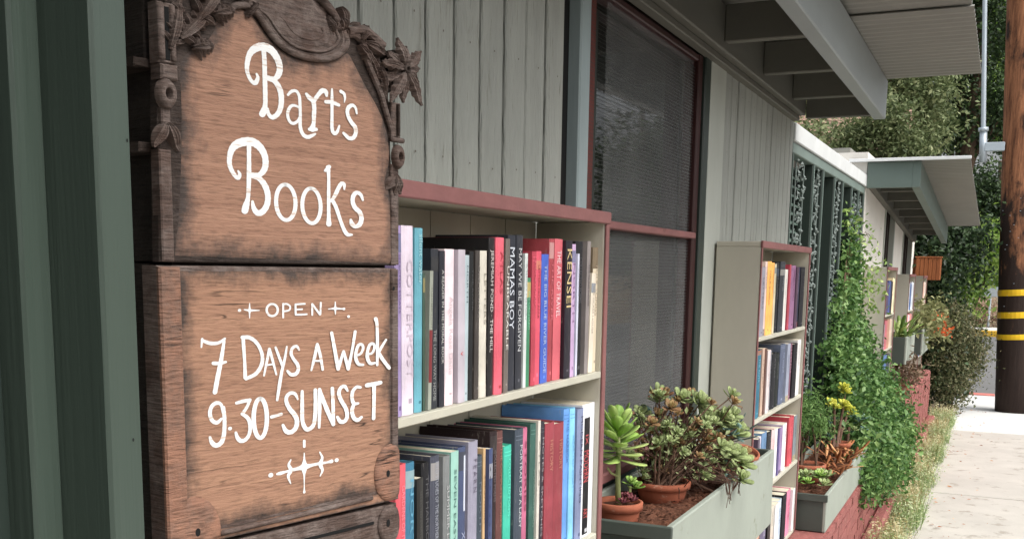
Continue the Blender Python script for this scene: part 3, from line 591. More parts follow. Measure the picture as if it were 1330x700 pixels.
# ================================================================== LOW BRICK WALL under the bookcases
def brick_course(mb, x, y0, y1, z0, z1, bl=.205, bh=.068, face='x'):
    z = z0; row = 0
    while z < z1 - .01:
        h = min(bh, z1 - z)
        y = y0 - (bl / 2 if row % 2 else 0)
        while y < y1:
            a, b = max(y, y0), min(y + bl - .008, y1)
            if b - a > .02:
                pr = random.uniform(0, .007)
                mb.box(x - .06, x + pr, a, b, z + .004, z + h - .004)
            y += bl
        z += h; row += 1
bw = empty('brick_wall', (-.75, 5, 0), 'low rose red painted brick wall under the bookcases and planters', 'wall')
MB().box(-.93, -.632, -1.0, 12.1, -.03, .452).build('wall_core', m_brick, bw)
mb = MB(); brick_course(mb, -.624, 3.0, 8.0, 0, .448); o = mb.build('brick_face', m_brick, bw); o['kind'] = 'stuff'
MB().box(-.90, -.628, 8.0, 12.1, .453, .60, .01).build('coping', m_brick, bw)
mb = MB(); brick_course(mb, -.622, 8.0, 12.1, 0, .59); o = mb.build('brick_face', m_brick, bw); o['kind'] = 'stuff'
MB().box(-.62, -.54, 5.2, 12.0, -.03, .13, .015).build('footing', m_brick, bw)

# ================================================================== BOOKSHOP (grooved siding, window, overhang)
W = -.93
shop = empty('bookshop_building', (-1.2, 2.5, 0), 'grey board sided bookshop front with wide overhanging roof', 'building')
m_plinth = m_sage
bi = 0
def boards(y0, y1, z0, z1, pitch=.1055, phase=0.0):
    y = y0 + phase
    if phase: MB().box(W - .025, W + random.uniform(-.001, .001), y0, y - .011, z0, z1, .003).build('board', m_siding, shop)
    while y < y1 - .02:
        b = min(y + pitch, y1)
        MB().box(W - .025, W + random.uniform(-.0015, .0015), y, b - .011, z0, z1, .003).build('board', m_siding, shop)
        y = b
def nails(y0, y1, pitch, zs):
    mb = MB(); y = y0 + pitch / 2
    while y < y1:
        for z in zs:
            zz = z + random.uniform(-.006, .006); yy = y + random.uniform(-.008, .004)
            mb.add([(W + .0021, yy + .0022 * math.cos(a), zz + .0022 * math.sin(a)) for a in [k * math.pi / 3 for k in range(6)]], [tuple(range(6))])
        y += pitch
    mb.build('nail_heads', mat('rusty_nail', (96, 88, 78), .7, .2, 30), shop)['kind'] = 'stuff'
nails(.72, 2.3, .1055, (1.80, 2.02, 2.24)); nails(3.80, 5.15, .1055, (1.80, 2.02, 2.24))
boards(.62, 2.30, .454, 2.309, phase=.098)
boards(3.80, 5.15, .454, 2.309)
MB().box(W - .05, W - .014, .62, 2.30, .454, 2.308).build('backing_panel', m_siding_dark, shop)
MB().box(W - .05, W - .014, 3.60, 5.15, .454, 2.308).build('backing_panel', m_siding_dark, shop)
MB().box(W - .024, W + .004, 3.585, 3.795, .455, 2.307, .004).build('trim_board', m_trim, shop)
MB().box(W - .4, W - .02, 5.15, 5.17, .455, 2.45).build('end_wall', m_siding, shop)
# below the window
MB().box(W - .05, W - .012, 2.30, 3.585, .455, 1.05).build('sill_panel', m_plinth, shop)

# window: an assembly in the wall
win = empty('window', (W, 2.95, 1.06), parent=shop)
m_jambpale = mat('pale_blue_grey_paint', (150, 164, 166), .5, .07, 6, .2, 40, (3, 3, .4), wear=((60, 66, 64), .74, 18))
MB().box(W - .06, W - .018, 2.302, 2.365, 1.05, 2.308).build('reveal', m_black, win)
MB().box(W - .05, W + .012, 2.366, 2.43, 1.05, 2.308, .004).build('jamb', m_jambpale, win)
MB().box(W - .06, W + .004, 3.515, 3.583, 1.05, 2.308, .004).build('jamb', m_dkgreen, win)
MB().box(W - .055, W - .006, 3.462, 3.513, 1.06, 2.29, .003).build('inner_frame', m_oxblood, win)
MB().box(W - .058, W - .026, 2.4305, 2.565, 1.06, 2.265, .003).build('inner_frame', mat('brown_red_paint', (110, 54, 48), .6, .15, 12, .2), win)
MB().box(W - .055, W - .007, 2.432, 3.461, 2.268, 2.287, .003).build('head_rail', m_oxblood, win)
MB().box(W - .03, W + .006, 2.14, 3.462, 1.706, 1.726, .003).build('transom', m_red, win)
MB().box(W - .055, W + .035, 2.432, 3.513, 1.05, 1.078, .004).build('sill', m_red, win)
MB().box(W - .075, W - .045, 2.60, 2.632, 1.08, 2.25, .003).build('mullion', m_dkgreen, win)
# glass
mg = bpy.data.materials.new('window_glass'); mg.use_nodes = True
N_, L_ = mg.node_tree.nodes, mg.node_tree.links
N_.clear()
gl = N_.new('ShaderNodeBsdfGlossy'); gl.inputs['Roughness'].default_value = .015
tr = N_.new('ShaderNodeBsdfTransparent'); tr.inputs['Color'].default_value = (.78, .82, .8, 1)
fr = N_.new('ShaderNodeFresnel'); fr.inputs['IOR'].default_value = 2.5
mx = N_.new('ShaderNodeMixShader'); om = N_.new('ShaderNodeOutputMaterial')
L_.new(fr.outputs[0], mx.inputs[0]); L_.new(tr.outputs[0], mx.inputs[1]); L_.new(gl.outputs[0], mx.inputs[2]); L_.new(mx.outputs[0], om.inputs['Surface'])
MB().box(W - .066, W - .062, 2.633, 3.47, 1.08, 2.26).build('glass_pane', mg, win)
MB().box(W - .066, W - .062, 2.566, 2.599, 1.08, 2.26).build('glass_pane', mg, win)
# wire screen in front
m_wire = mat('dull_screen_wire', (66, 68, 66), .6, .05, 5, 0, metal=.2)
def wires(y0, y1, z0, z1, x, pitch=.0098, t=.0005):
    mb = MB()
    z = z0
    while z < z1:
        zz = z + random.uniform(-.0008, .0008)
        mb.add([(x, y0, zz - t), (x, y1, zz - t), (x, y1, zz + t), (x, y0, zz + t), (x - .001, y0, zz), (x - .001, y1, zz)], [(0, 1, 2, 3), (3, 2, 5, 4), (4, 5, 1, 0)])
        z += pitch
    y = y0
    while y < y1:
        mb.add([(x + .0012, y - t * .8, z0), (x + .0012, y + t * .8, z0), (x + .0012, y + t * .8, z1), (x + .0012, y - t * .8, z1)], [(0, 1, 2, 3)])
        y += pitch
    return mb
# dusty insect screen: a fine weave that lets most light through
ms = bpy.data.materials.new('insect_screen'); ms.use_nodes = True
N_, L_ = ms.node_tree.nodes, ms.node_tree.links
N_.clear()
df = N_.new('ShaderNodeBsdfDiffuse'); df.inputs['Color'].default_value = (.55, .57, .57, 1)
tr = N_.new('ShaderNodeBsdfTransparent'); nz = N_.new('ShaderNodeTexNoise'); nz.inputs['Scale'].default_value = 3.0; nz.inputs['Detail'].default_value = 5
tc = N_.new('ShaderNodeTexCoord'); L_.new(tc.outputs['Object'], nz.inputs['Vector'])
mr = N_.new('ShaderNodeMapRange'); mr.inputs['From Min'].default_value = .3; mr.inputs['From Max'].default_value = .7; mr.inputs['To Min'].default_value = .13; mr.inputs['To Max'].default_value = .24
L_.new(nz.outputs['Fac'], mr.inputs['Value'])
mx = N_.new('ShaderNodeMixShader'); om = N_.new('ShaderNodeOutputMaterial')
L_.new(mr.outputs[0], mx.inputs[0]); L_.new(tr.outputs[0], mx.inputs[1]); L_.new(df.outputs[0], mx.inputs[2]); L_.new(mx.outputs[0], om.inputs['Surface'])
MB().add([(W - .024, 2.634, 1.079), (W - .024, 3.461, 1.079), (W - .024, 3.461, 1.705), (W - .024, 2.634, 1.705)], [(0, 1, 2, 3)]).build('insect_screen', ms, win)
MB().add([(W - .024, 2.634, 1.727), (W - .024, 3.461, 1.727), (W - .024, 3.461, 2.268), (W - .024, 2.634, 2.268)], [(0, 1, 2, 3)]).build('insect_screen', ms, win)
wires(2.433, 3.461, 1.079, 1.705, W - .018).build('wire_screen', m_wire, win)
wires(2.433, 3.461, 1.727, 2.25, W - .018).build('wire_screen', m_wire, win)
# curtain and dark room behind
m_curtain = mat('grey_curtain_cloth', (214, 206, 196), .9, .10, 8, .2, 60, (1, 1, .3))
def curtain(y0, y1, z0, z1, x, amp, wl, m):
    mb = MB(); n = int((y1 - y0) / .008); vs = []; fs = []
    for i in range(n + 1):
        y = y0 + (y1 - y0) * i / n
        a = amp * (math.sin(2 * math.pi * y / wl) + .5 * math.sin(2 * math.pi * y / (wl * .37) + 1))
        for z in (z0, z1): vs.append((x + a * (1 if z == z0 else .6), y, z))
    for i in range(n): fs.append((2 * i, 2 * i + 2, 2 * i + 3, 2 * i + 1))
    return mb.add(vs, fs).build('curtain', m, win, smooth=True)
curtain(2.44, 3.10, 1.09, 2.27, W - .105, .016, .09, m_curtain)
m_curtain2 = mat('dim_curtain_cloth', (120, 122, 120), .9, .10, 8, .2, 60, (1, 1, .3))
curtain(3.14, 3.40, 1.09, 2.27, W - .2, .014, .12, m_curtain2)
rm = MB()
rm.add([(-2.2, 2.3, .9), (-2.2, 3.7, .9), (-2.2, 3.7, 2.35), (-2.2, 2.3, 2.35)], [(0, 1, 2, 3)])
rm.box(-2.2, W - .06, 2.25, 2.30, .9, 2.35).box(-2.2, W - .06, 3.59, 3.64, .9, 2.35).box(-2.2, W - .06, 2.3, 3.59, .88, .93).box(-2.2, W - .06, 2.3, 3.59, 2.30, 2.34)
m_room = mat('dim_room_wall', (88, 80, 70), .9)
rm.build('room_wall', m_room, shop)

# roof overhang
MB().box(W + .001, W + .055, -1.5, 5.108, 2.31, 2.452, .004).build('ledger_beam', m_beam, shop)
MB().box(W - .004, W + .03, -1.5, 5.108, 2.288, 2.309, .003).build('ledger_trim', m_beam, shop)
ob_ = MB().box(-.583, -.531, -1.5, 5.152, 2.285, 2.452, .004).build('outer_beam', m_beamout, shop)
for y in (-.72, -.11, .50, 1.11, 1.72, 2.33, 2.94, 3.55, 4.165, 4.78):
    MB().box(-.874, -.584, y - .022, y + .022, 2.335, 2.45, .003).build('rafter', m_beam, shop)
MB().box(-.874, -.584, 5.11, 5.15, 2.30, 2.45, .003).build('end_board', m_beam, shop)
def corrugated(x0, x1, y0, y1, z, name, m, par, wave=.068, amp=.0085, slope=0.0, yref=0.0, th=.0015, tilt=0.0):
    n = int((y1 - y0) / wave * 8); vs = []; fs = []
    for lay in (0, 1):
        for i in range(n + 1):
            y = y0 + (y1 - y0) * i / n
            zz = z + amp * math.sin(2 * math.pi * (y - y0) / wave) + slope * (y - yref) + lay * th
            vs += [(x0, y, zz - tilt * (x0 - W)), (x1, y, zz - tilt * (x1 - W))]
    k = 2 * (n + 1)
    for i in range(n):
        fs += [(2 * i, 2 * i + 2, 2 * i + 3, 2 * i + 1), (k + 2 * i, k + 2 * i + 1, k + 2 * i + 3, k + 2 * i + 2), (2 * i + 1, 2 * i + 3, k + 2 * i + 3, k + 2 * i + 1)]
    fs += [(2 * n, 2 * n + 1, k + 2 * n + 1, k + 2 * n), (0, 1, k + 1, k)]
    return MB().add(vs, fs).build(name, m, par, smooth=False)
corrugated(-1.7, -.152, 3.90, 5.16, 2.461, 'roof_sheet', m_metalroof, shop)
corrugated(-1.7, -.160, 1.2, 4.03, 2.478, 'roof_sheet', m_metalroof, shop)
corrugated(-1.7, -.158, -1.5, 1.32, 2.495, 'roof_sheet', m_metalroof, shop)

# ================================================================== GREEN SCREENED PORCH between the buildings
porch = empty('porch_screen', (-1.0, 6.6, .45), 'dark green louvred porch screen with pale iron scrollwork and white fascia', 'screen')
MB().box(-1.02, -.925, 5.172, 8.03, 2.209, 2.292, .004).build('fascia', mat('off_white_fascia', (198, 201, 200), .6, .06, 6, .15, wear=((170, 170, 164), .62, 9)), porch)
MB().box(-1.0, -.935, 5.172, 8.03, 2.157, 2.206, .004).build('top_rail', m_sage, porch)
MB().box(-1.35, -1.03, 5.172, 8.03, 2.27, 2.29).build('roof_deck', m_white, porch)
MB().box(-1.12, -1.06, 5.172, 8.03, .455, 2.16).build('back_board', m_dkgreen, porch)
MB().box(-1.02, -.93, 5.172, 8.03, .456, .52, .004).build('bottom_rail', m_dkgreen, porch)
m_louvre = mat('louvre_green_paint', (84, 101, 92), .55, .1, 5, .2)
posts = [5.19, 5.81, 6.135, 6.58, 6.93, 7.36, 7.71, 8.01]
for y in posts:
    MB().box(-1.01, -.94, y - .018, y + .018, .521, 2.156, .003).build('post', m_dkgreen, porch)
    MB().box(-.939, -.933, y - .008, y + .008, .521, 2.156).build('post_bead', m_sage, porch)
for i in range(7):
    a, b = posts[i] + .02, posts[i + 1] - .02
    mb = MB(); z = .54
    while z < 2.13:
        mb.add([(-1.045, a, z + .03), (-1.045, b, z + .03), (-1.0, b, z), (-1.0, a, z), (-1.045, a, z + .036), (-1.045, b, z + .036), (-1.0, b, z + .006), (-1.0, a, z + .006)],
               [(0, 1, 2, 3), (7, 6, 5, 4), (3, 2, 6, 7), (0, 4, 5, 1)])
        z += .045
    mb.build('louvre_slats', m_louvre, porch)['kind'] = 'stuff'
def scroll_panel(y0, y1, z0, z1, x):
    mb = MB(); yc = (y0 + y1) / 2; hw = min(.11, (y1 - y0) * .40); z = z1
    rr = random.Random(int(y0 * 100))
    for yy in (yc - hw, yc + hw): mb.tube([(x, yy, z0), (x, yy, z1)], .004, 5)
    while z > z0 + .1:
        for s in (-1, 1):
            pts = []
            for k in range(13):
                a = k / 12 * 3.3 * math.pi / 2
                r = hw * .52 * (1 - k / 18)
                pts.append((x + .004 * s, yc + s * (hw * .46 - r * math.cos(a) * .85), z - .045 - r * .8 * math.sin(a)))
            mb.tube(pts, .0038, 5)
        for k in range(9):
            ly, lz = yc + rr.uniform(-hw, hw), z - rr.uniform(0, .1)
            ang = rr.uniform(0, 6.28); l = rr.uniform(.02, .038); wd = l * .35
            dy, dz = math.cos(ang), math.sin(ang)
            mb.add([(x + .006, ly, lz), (x + .012, ly + dy * l * .5 - dz * wd, lz + dz * l * .5 + dy * wd), (x + .006, ly + dy * l, lz + dz * l), (x + .012, ly + dy * l * .5 + dz * wd, lz + dz * l * .5 - dy * wd), (x + .02, ly + dy * l * .5, lz + dz * l * .5)],
                   [(0, 1, 4), (1, 2, 4), (2, 3, 4), (3, 0, 4)])
        z -= .1
    mb.build('iron_scrollwork', m_iron, porch)
for i in (0, 1, 3, 5, 6):
    a, b = posts[i] + .022, posts[i + 1] - .022
    scroll_panel(a, b, .55, 2.14, -.955)

# ================================================================== PALE STUCCO BUILDING further along
st = empty('stucco_building', (-1.2, 10.4, 0), 'pale stucco building with dark windows and corrugated sage awning', 'building')
Wn = [(9.47, 10.34), (11.33, 12.48)]
ycur = 8.045
for (a, b) in Wn:
    MB().box(-1.25, W, ycur, a, .601, 2.45).build('wall', m_stucco, st); 
    MB().box(-1.25, W, a, b, .601, 1.2).build('wall', m_stucco, st); MB().box(-1.25, W, a, b, 2.15, 2.45).build('wall', m_stucco, st)
    ycur = b
MB().box(-1.25, W, ycur, 12.9, .601, 2.45).build('wall', m_stucco, st)
m_dkwin = mat('dark_window_shutter', (52, 44, 40), .5, .15, 5, .2, 40, (4, 4, .3))
for (a, b) in Wn:
    w_ = empty('window', (W, (a + b) / 2, 1.2), parent=st)
    MB().box(-1.05, -1.03, a, b, 1.2, 2.15).build('pane', m_dkwin, w_)
    n = 6
    for k in range(n):
        y = a + .03 + (b - a - .06) * k / (n - 1)
        MB().box(-1.03, -.965, y - .02, y + .02, 1.2, 2.15, .003).build('slat', m_dkwin, w_)
    MB().box(-1.0, W + .01, a - .005, a + .03, 1.2, 2.15, .003).build('frame', m_trim, w_)
    MB().box(-1.0, W + .01, b - .03, b + .005, 1.2, 2.15, .003).build('frame', m_trim, w_)
SL = -.062
def sbox(x0, x1, y0, y1, z0, z1):
    mb = MB().box(x0, x1, y0, y1, z0, z1)
    mb.v = [(p[0], p[1], p[2] + SL * (p[1] - 8.05)) for p in mb.v]
    return mb
YE = 12.4
sbox(-.625, -.572, 8.03, YE, 2.20, 2.375).build('awning_beam', m_sage, st)
sbox(-.925, -.626, 8.028, 8.06, 2.20, 2.375).build('awning_end_panel', m_sage, st)
sbox(-.926, -.88, 8.061, YE, 2.215, 2.37).build('awning_ledger', m_beam, st)
y = 8.55
while y < YE:
    sbox(-.879, -.626, y - .02, y + .02, 2.24, 2.37).build('rafter', m_beam, st); y += .55
for (a, b, dz) in ((8.0, 9.6, 0), (9.5, 11.1, .006), (11.0, YE + .05, .012)):
    corrugated(-1.05, -.262, a, b, 2.386 + dz, 'awning_sheet', m_metalroof, st, wave=.07, slope=SL, yref=8.05)
MB().box(-1.05, -.255, 7.985, 8.0, 2.378, 2.4, .002).build('awning_edge_trim', m_white, st)
# dark closing roof over both buildings
MB().box(-4, -1.06, 8.1, 12.9, 2.452, 2.49).build('roof', m_metalroof, st)
MB().box(-4.0, -1.25, 8.05, 12.9, .0, 2.45).build('rear_wall', m_stucco, st)
# ================================================================== GREEN DOOR FRAME at the left edge
gate = empty('door_frame', (-.76, .4, 0), 'dark green painted wooden door frame beside the carved sign', 'door frame')
MB().box(-.80, -.66, .643, .682, 0, 2.30, .003).build('post', m_postgreen, gate)
MB().box(-.80, -.714, .612, .6425, 0, 2.30, .003).build('stop_board', m_postgreen, gate)
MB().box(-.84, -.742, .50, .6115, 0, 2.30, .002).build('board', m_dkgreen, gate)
for k in range(7):
    a = .498 - .14 * (k + 1)
    MB().box(-.84, -.745, a, a + .137, 0, 2.30, .004).build('board', m_dkgreen, gate)
    MB().box(-.744, -.722, a - .02, a + .02, 0, 2.30, .003).build('batten', m_postgreen, gate)
light_block_leaf = empty('door', (-.50, -.16, 0), parent=gate)  # unseen open leaf, added to block sky light reaching the post's side
for k in range(5):
    MB().box(-.84 + .15 * k, -.84 + .15 * k + .147, -.18, -.14, .02, 2.25, .003).build('board', m_dkgreen, light_block_leaf)
for z in (.3, 1.15, 2.0):
    MB().box(-.83, -.10, -.139, -.12, z, z + .12, .003).build('ledge', m_dkgreen, light_block_leaf)
# nail dimples on the post
m_hole = mat('nail_hole', (24, 28, 26), .8, bump=0)
for (y, z) in ((.670, 1.452), (.6765, 1.70)):
    o = MB()
    o.add([(-.6597, y + .0011 * math.cos(a), z + .0016 * math.sin(a)) for a in [k * math.pi / 4 for k in range(8)]], [tuple(range(8))])
    o.build('nail_hole', m_hole, gate)

# ================================================================== CARVED WOODEN SIGN
SO = Vector((-.737, .792, 0)); SDv = Vector((.23408, .97222, 0)); SN = Vector((.97222, -.23408, 0))
def SP(u, v, w): 
    p = SO + SDv * u + SN * w; return (p.x, p.y, v)
sign_base = SP(.165, 1.02, -.05)
sign = empty('carved_sign', sign_base, 'carved brown wooden shop sign with white painted lettering', 'sign')

def wood(name, col, dark, grey, half=None, var=.35):
    m = bpy.data.materials.new(name); m.use_nodes = True
    nt = m.node_tree; N, L = nt.nodes, nt.links; bsdf = N['Principled BSDF']
    tc = N.new('ShaderNodeTexCoord')
    mp = N.new('ShaderNodeMapping'); mp.inputs['Scale'].default_value = (4, 1.7, 120); mp.inputs['Rotation'].default_value = (R(2), 0, 0)
    L.new(tc.outputs['Object'], mp.inputs['Vector'])
    n1 = N.new('ShaderNodeTexNoise'); n1.inputs['Scale'].default_value = 1.6; n1.inputs['Detail'].default_value = 9; n1.inputs['Roughness'].default_value = .72; n1.inputs['Distortion'].default_value = .6
    L.new(mp.outputs[0], n1.inputs['Vector'])
    r = N.new('ShaderNodeValToRGB'); e = r.color_ramp.elements
    e[0].position = .25; e[0].color = lin(dark) + (1,); e[1].position = .66; e[1].color = lin(col) + (1,)
    e2 = e.new(.8); e2.color = tuple(min(1, v * 1.25) for v in lin(col)) + (1,)
    L.new(n1.outputs['Fac'], r.inputs['Fac'])
    # fine pores
    mp2 = N.new('ShaderNodeMapping'); mp2.inputs['Scale'].default_value = (30, 60, 380)
    L.new(tc.outputs['Object'], mp2.inputs['Vector'])
    n2 = N.new('ShaderNodeTexNoise'); n2.inputs['Scale'].default_value = 1.0; n2.inputs['Detail'].default_value = 4
    L.new(mp2.outputs[0], n2.inputs['Vector'])
    r2 = N.new('ShaderNodeValToRGB'); r2.color_ramp.elements[0].position = .30; r2.color_ramp.elements[0].color = (.45, .45, .45, 1); r2.color_ramp.elements[1].position = .5; r2.color_ramp.elements[1].color = (1, 1, 1, 1)
    L.new(n2.outputs['Fac'], r2.inputs['Fac'])
    mul = N.new('ShaderNodeMix'); mul.data_type = 'RGBA'; mul.blend_type = 'MULTIPLY'; mul.inputs['Factor'].default_value = .55 if half else .8
    L.new(r.outputs[0], mul.inputs['A']); L.new(r2.outputs[0], mul.inputs['B'])
    out = mul.outputs['Result']
    # grey weathering and dirt, blotchy, heavier towards the worn rim of the board
    n3 = N.new('ShaderNodeTexNoise'); n3.inputs['Scale'].default_value = 22; n3.inputs['Detail'].default_value = 9; n3.inputs['Roughness'].default_value = .75
    L.new(tc.outputs['Object'], n3.inputs['Vector'])
    if half:
        at = N.new('ShaderNodeAttribute'); at.attribute_name = 'rim'
        ad = N.new('ShaderNodeMath'); ad.operation = 'MULTIPLY_ADD'; L.new(n3.outputs['Fac'], ad.inputs[0]); ad.inputs[1].default_value = 2.4; L.new(at.outputs['Fac'], ad.inputs[2])
        mr = N.new('ShaderNodeMapRange'); mr.inputs['From Min'].default_value = 1.52; mr.inputs['From Max'].default_value = 2.3
        L.new(ad.outputs[0], mr.inputs['Value']); fac = mr.outputs[0]
    else:
        mr = N.new('ShaderNodeMapRange'); mr.inputs['From Min'].default_value = .42; mr.inputs['From Max'].default_value = .62
        L.new(n3.outputs['Fac'], mr.inputs['Value']); fac = mr.outputs[0]
    # drying cracks along the grain
    mp4 = N.new('ShaderNodeMapping'); mp4.inputs['Scale'].default_value = (2, 2.2, 34); mp4.inputs['Location'].default_value = (3.1, 1.7, 5.3); L.new(tc.outputs['Object'], mp4.inputs['Vector'])
    n4 = N.new('ShaderNodeTexNoise'); n4.inputs['Scale'].default_value = 1.5; n4.inputs['Detail'].default_value = 3; L.new(mp4.outputs[0], n4.inputs['Vector'])
    q1 = N.new('ShaderNodeMath'); q1.operation = 'SUBTRACT'; L.new(n4.outputs['Fac'], q1.inputs[0]); q1.inputs[1].default_value = .5
    q2 = N.new('ShaderNodeMath'); q2.operation = 'ABSOLUTE'; L.new(q1.outputs[0], q2.inputs[0])
    q3 = N.new('ShaderNodeMapRange'); q3.inputs['From Min'].default_value = .002; q3.inputs['From Max'].default_value = .012; q3.inputs['To Min'].default_value = 1; q3.inputs['To Max'].default_value = 0; L.new(q2.outputs[0], q3.inputs['Value'])
    n5 = N.new('ShaderNodeTexNoise'); n5.inputs['Scale'].default_value = 9; L.new(tc.outputs['Object'], n5.inputs['Vector'])
    q5 = N.new('ShaderNodeMapRange'); q5.inputs['From Min'].default_value = .56; q5.inputs['From Max'].default_value = .66; L.new(n5.outputs['Fac'], q5.inputs['Value'])
    q6 = N.new('ShaderNodeMath'); q6.operation = 'MULTIPLY'; L.new(q3.outputs[0], q6.inputs[0]); L.new(q5.outputs[0], q6.inputs[1])
    ck = N.new('ShaderNodeMix'); ck.data_type = 'RGBA'; L.new(q6.outputs[0], ck.inputs['Factor']); L.new(out, ck.inputs['A']); ck.inputs['B'].default_value = lin((46, 34, 28)) + (1,)
    out = ck.outputs['Result']
    mx = N.new('ShaderNodeMix'); mx.data_type = 'RGBA'; L.new(fac, mx.inputs['Factor']); L.new(out, mx.inputs['A'])
    gm = N.new('ShaderNodeMix'); gm.data_type = 'RGBA'; gm.blend_type = 'MULTIPLY'; gm.inputs['Factor'].default_value = .7
    gm.inputs['A'].default_value = lin(grey) + (1,); L.new(r2.outputs[0], gm.inputs['B'])
    L.new(gm.outputs['Result'], mx.inputs['B'])
    L.new(mx.outputs['Result'], bsdf.inputs['Base Color'])
    bsdf.inputs['Roughness'].default_value = .72; bsdf.inputs['Specular IOR Level'].default_value = .25
    b = N.new('ShaderNodeBump'); b.inputs['Strength'].default_value = .7; b.inputs['Distance'].default_value = .0018 if half else .004
    sm = N.new('ShaderNodeMath'); sm.operation = 'ADD'; L.new((n1 if half else n3).outputs['Fac'], sm.inputs[0]); L.new(n2.outputs['Fac'], sm.inputs[1])
    L.new(sm.outputs[0], b.inputs['Height']); L.new(b.outputs[0], bsdf.inputs['Normal'])
    return m
zb = sign_base[2]
m_face_u = wood('walnut_upper', (163, 126, 105), (134, 100, 83), (74, 65, 61), half=True)
m_face_l = wood('walnut_lower', (167, 129, 105), (136, 101, 83), (72, 62, 57), half=True)
m_border = wood('worn_border_wood', (158, 117, 96), (118, 85, 70), (118, 94, 82))
m_carve = wood('weathered_carving', (100, 82, 74), (52, 42, 38), (116, 104, 98))
m_edge = wood('dark_old_wood', (58, 47, 41), (34, 28, 25), (76, 66, 61))
m_void = wood('blackened_old_wood', (44, 37, 33), (26, 22, 20), (52, 46, 42))

def prism(poly, w0, w1, bev=0.0):
    """extrude a (u,v) outline along the sign normal; bevelled front rim"""
    mb = MB(); n = len(poly)
    area = sum(poly[i][0] * poly[(i + 1) % n][1] - poly[(i + 1) % n][0] * poly[i][1] for i in range(n))
    if area < 0: poly = poly[::-1]
    def ring(pl, w): return [SP(u, v, w) for u, v in pl]
    if bev:
        ins = []
        for i in range(n):
            a, b, c = np.array(poly[i - 1]), np.array(poly[i]), np.array(poly[(i + 1) % n])
            d1 = (b - a) / (np.linalg.norm(b - a) + 1e-9); d2 = (c - b) / (np.linalg.norm(c - b) + 1e-9)
            nn = np.array([-(d1 + d2)[1], (d1 + d2)[0]]); nn /= (np.linalg.norm(nn) + 1e-9)
            ins.append(tuple(b + nn * bev))
        rs = [ring(poly, w0), ring(poly, w1 - bev * .7), ring(ins, w1)]
    else:
        rs = [ring(poly, w0), ring(poly, w1)]
    vs = [p for r in rs for p in r]; fs = []
    for j in range(len(rs) - 1):
        for i in range(n):
            a, b = j * n + i, j * n + (i + 1) % n
            fs.append((a, b, b + n, a + n))
    fs.append(tuple((len(rs) - 1) * n + i for i in range(n))); fs.append(tuple(range(n - 1, -1, -1)))
    return mb.add(vs, fs)
def plate(poly, w, bump=0.0, step=.005, fade=.03):
    """finely triangulated flat face with a per-vertex 'rim' value near its outline"""
    from mathutils.geometry import delaunay_2d_cdt
    us = [p[0] for p in poly]; vs_ = [p[1] for p in poly]
    pts = [Vector(p) for p in poly]
    u = min(us) + step / 2
    while u < max(us):
        v = min(vs_) + step / 2
        while v < max(vs_): pts.append(Vector((u, v))); v += step
        u += step
    n = len(poly)
    co, ed, fa, _, _, _ = delaunay_2d_cdt(pts, [], [list(range(n))], 1, 1e-6)
    P = np.array(poly); Q = np.roll(P, -1, 0)
    rim = []
    for c in co:
        x = np.array(c); d = Q - P; t = np.clip(((x - P) * d).sum(1) / ((d * d).sum(1) + 1e-12), 0, 1)
        dist = np.sqrt((((P + d * t[:, None]) - x) ** 2).sum(1)).min()
        rim.append(max(0, 1 - dist / fade))
    mb = MB().add([SP(c[0], c[1], w - bump * max(0, r - .85) / .15) for c, r in zip(co, rim)], [tuple(f) for f in fa])
    return mb, rim
def build_plate(poly, w, m, name, parent, **kw):
    mb, rim = plate(poly, w, **kw)
    o = mb.build(name, m, parent, smooth=True)
    a = o.data.attributes.new('rim', 'FLOAT', 'POINT'); a.data.foreach_set('value', np.array(rim, dtype=np.float32))
    return o
def sbox_(u0, u1, v0, v1, w0, w1, bev=.0015): return prism([(u0, v0), (u1, v0), (u1, v1), (u0, v1)], w0, w1, bev)
def stube(pts, rad, w, seg=8, n=6):
    q = smooth_poly([(p[0], p[1]) for p in pts], n)
    return MB().tube([SP(a, b, w) for a, b in q], rad if not isinstance(rad, tuple) else [rad[0] + (rad[1] - rad[0]) * i / (len(q) - 1) for i in range(len(q))], seg)
def sleaf(base, tip, width, h, w0=0.0, curl=0.0, ser=0.0):
    """domed carved leaf with a sunk mid rib"""
    b = np.array(base); t = np.array(tip); ax = t - b; L = np.linalg.norm(ax); ax /= L; nn = np.array([-ax[1], ax[0]])
    vs = []; fs = []; nl, nw = 10, 12
    for i in range(nl + 1):
        s = i / nl
        wd = width * (math.sin(math.pi * min(1, s * .92 + .06)) ** .75) * (1 + ser * (-1) ** i)
        for j in range(nw + 1):
            q = (j / nw) * 2 - 1
            p = b + ax * L * s + nn * wd * q + nn * curl * L * s * s
            hh = h * (1 - q * q) ** .6 * (.35 + .65 * math.sin(math.pi * min(1, s + .15))) * (1 - .5 * math.exp(-(q * 5) ** 2)) * (1 + .22 * math.cos(q * 9.4))
            vs.append(SP(p[0], p[1], w0 + hh))
    for i in range(nl):
        for j in range(nw):
            a = i * (nw + 1) + j; fs.append((a, a + 1, a + nw + 2, a + nw + 1))
    return MB().add(vs, fs)
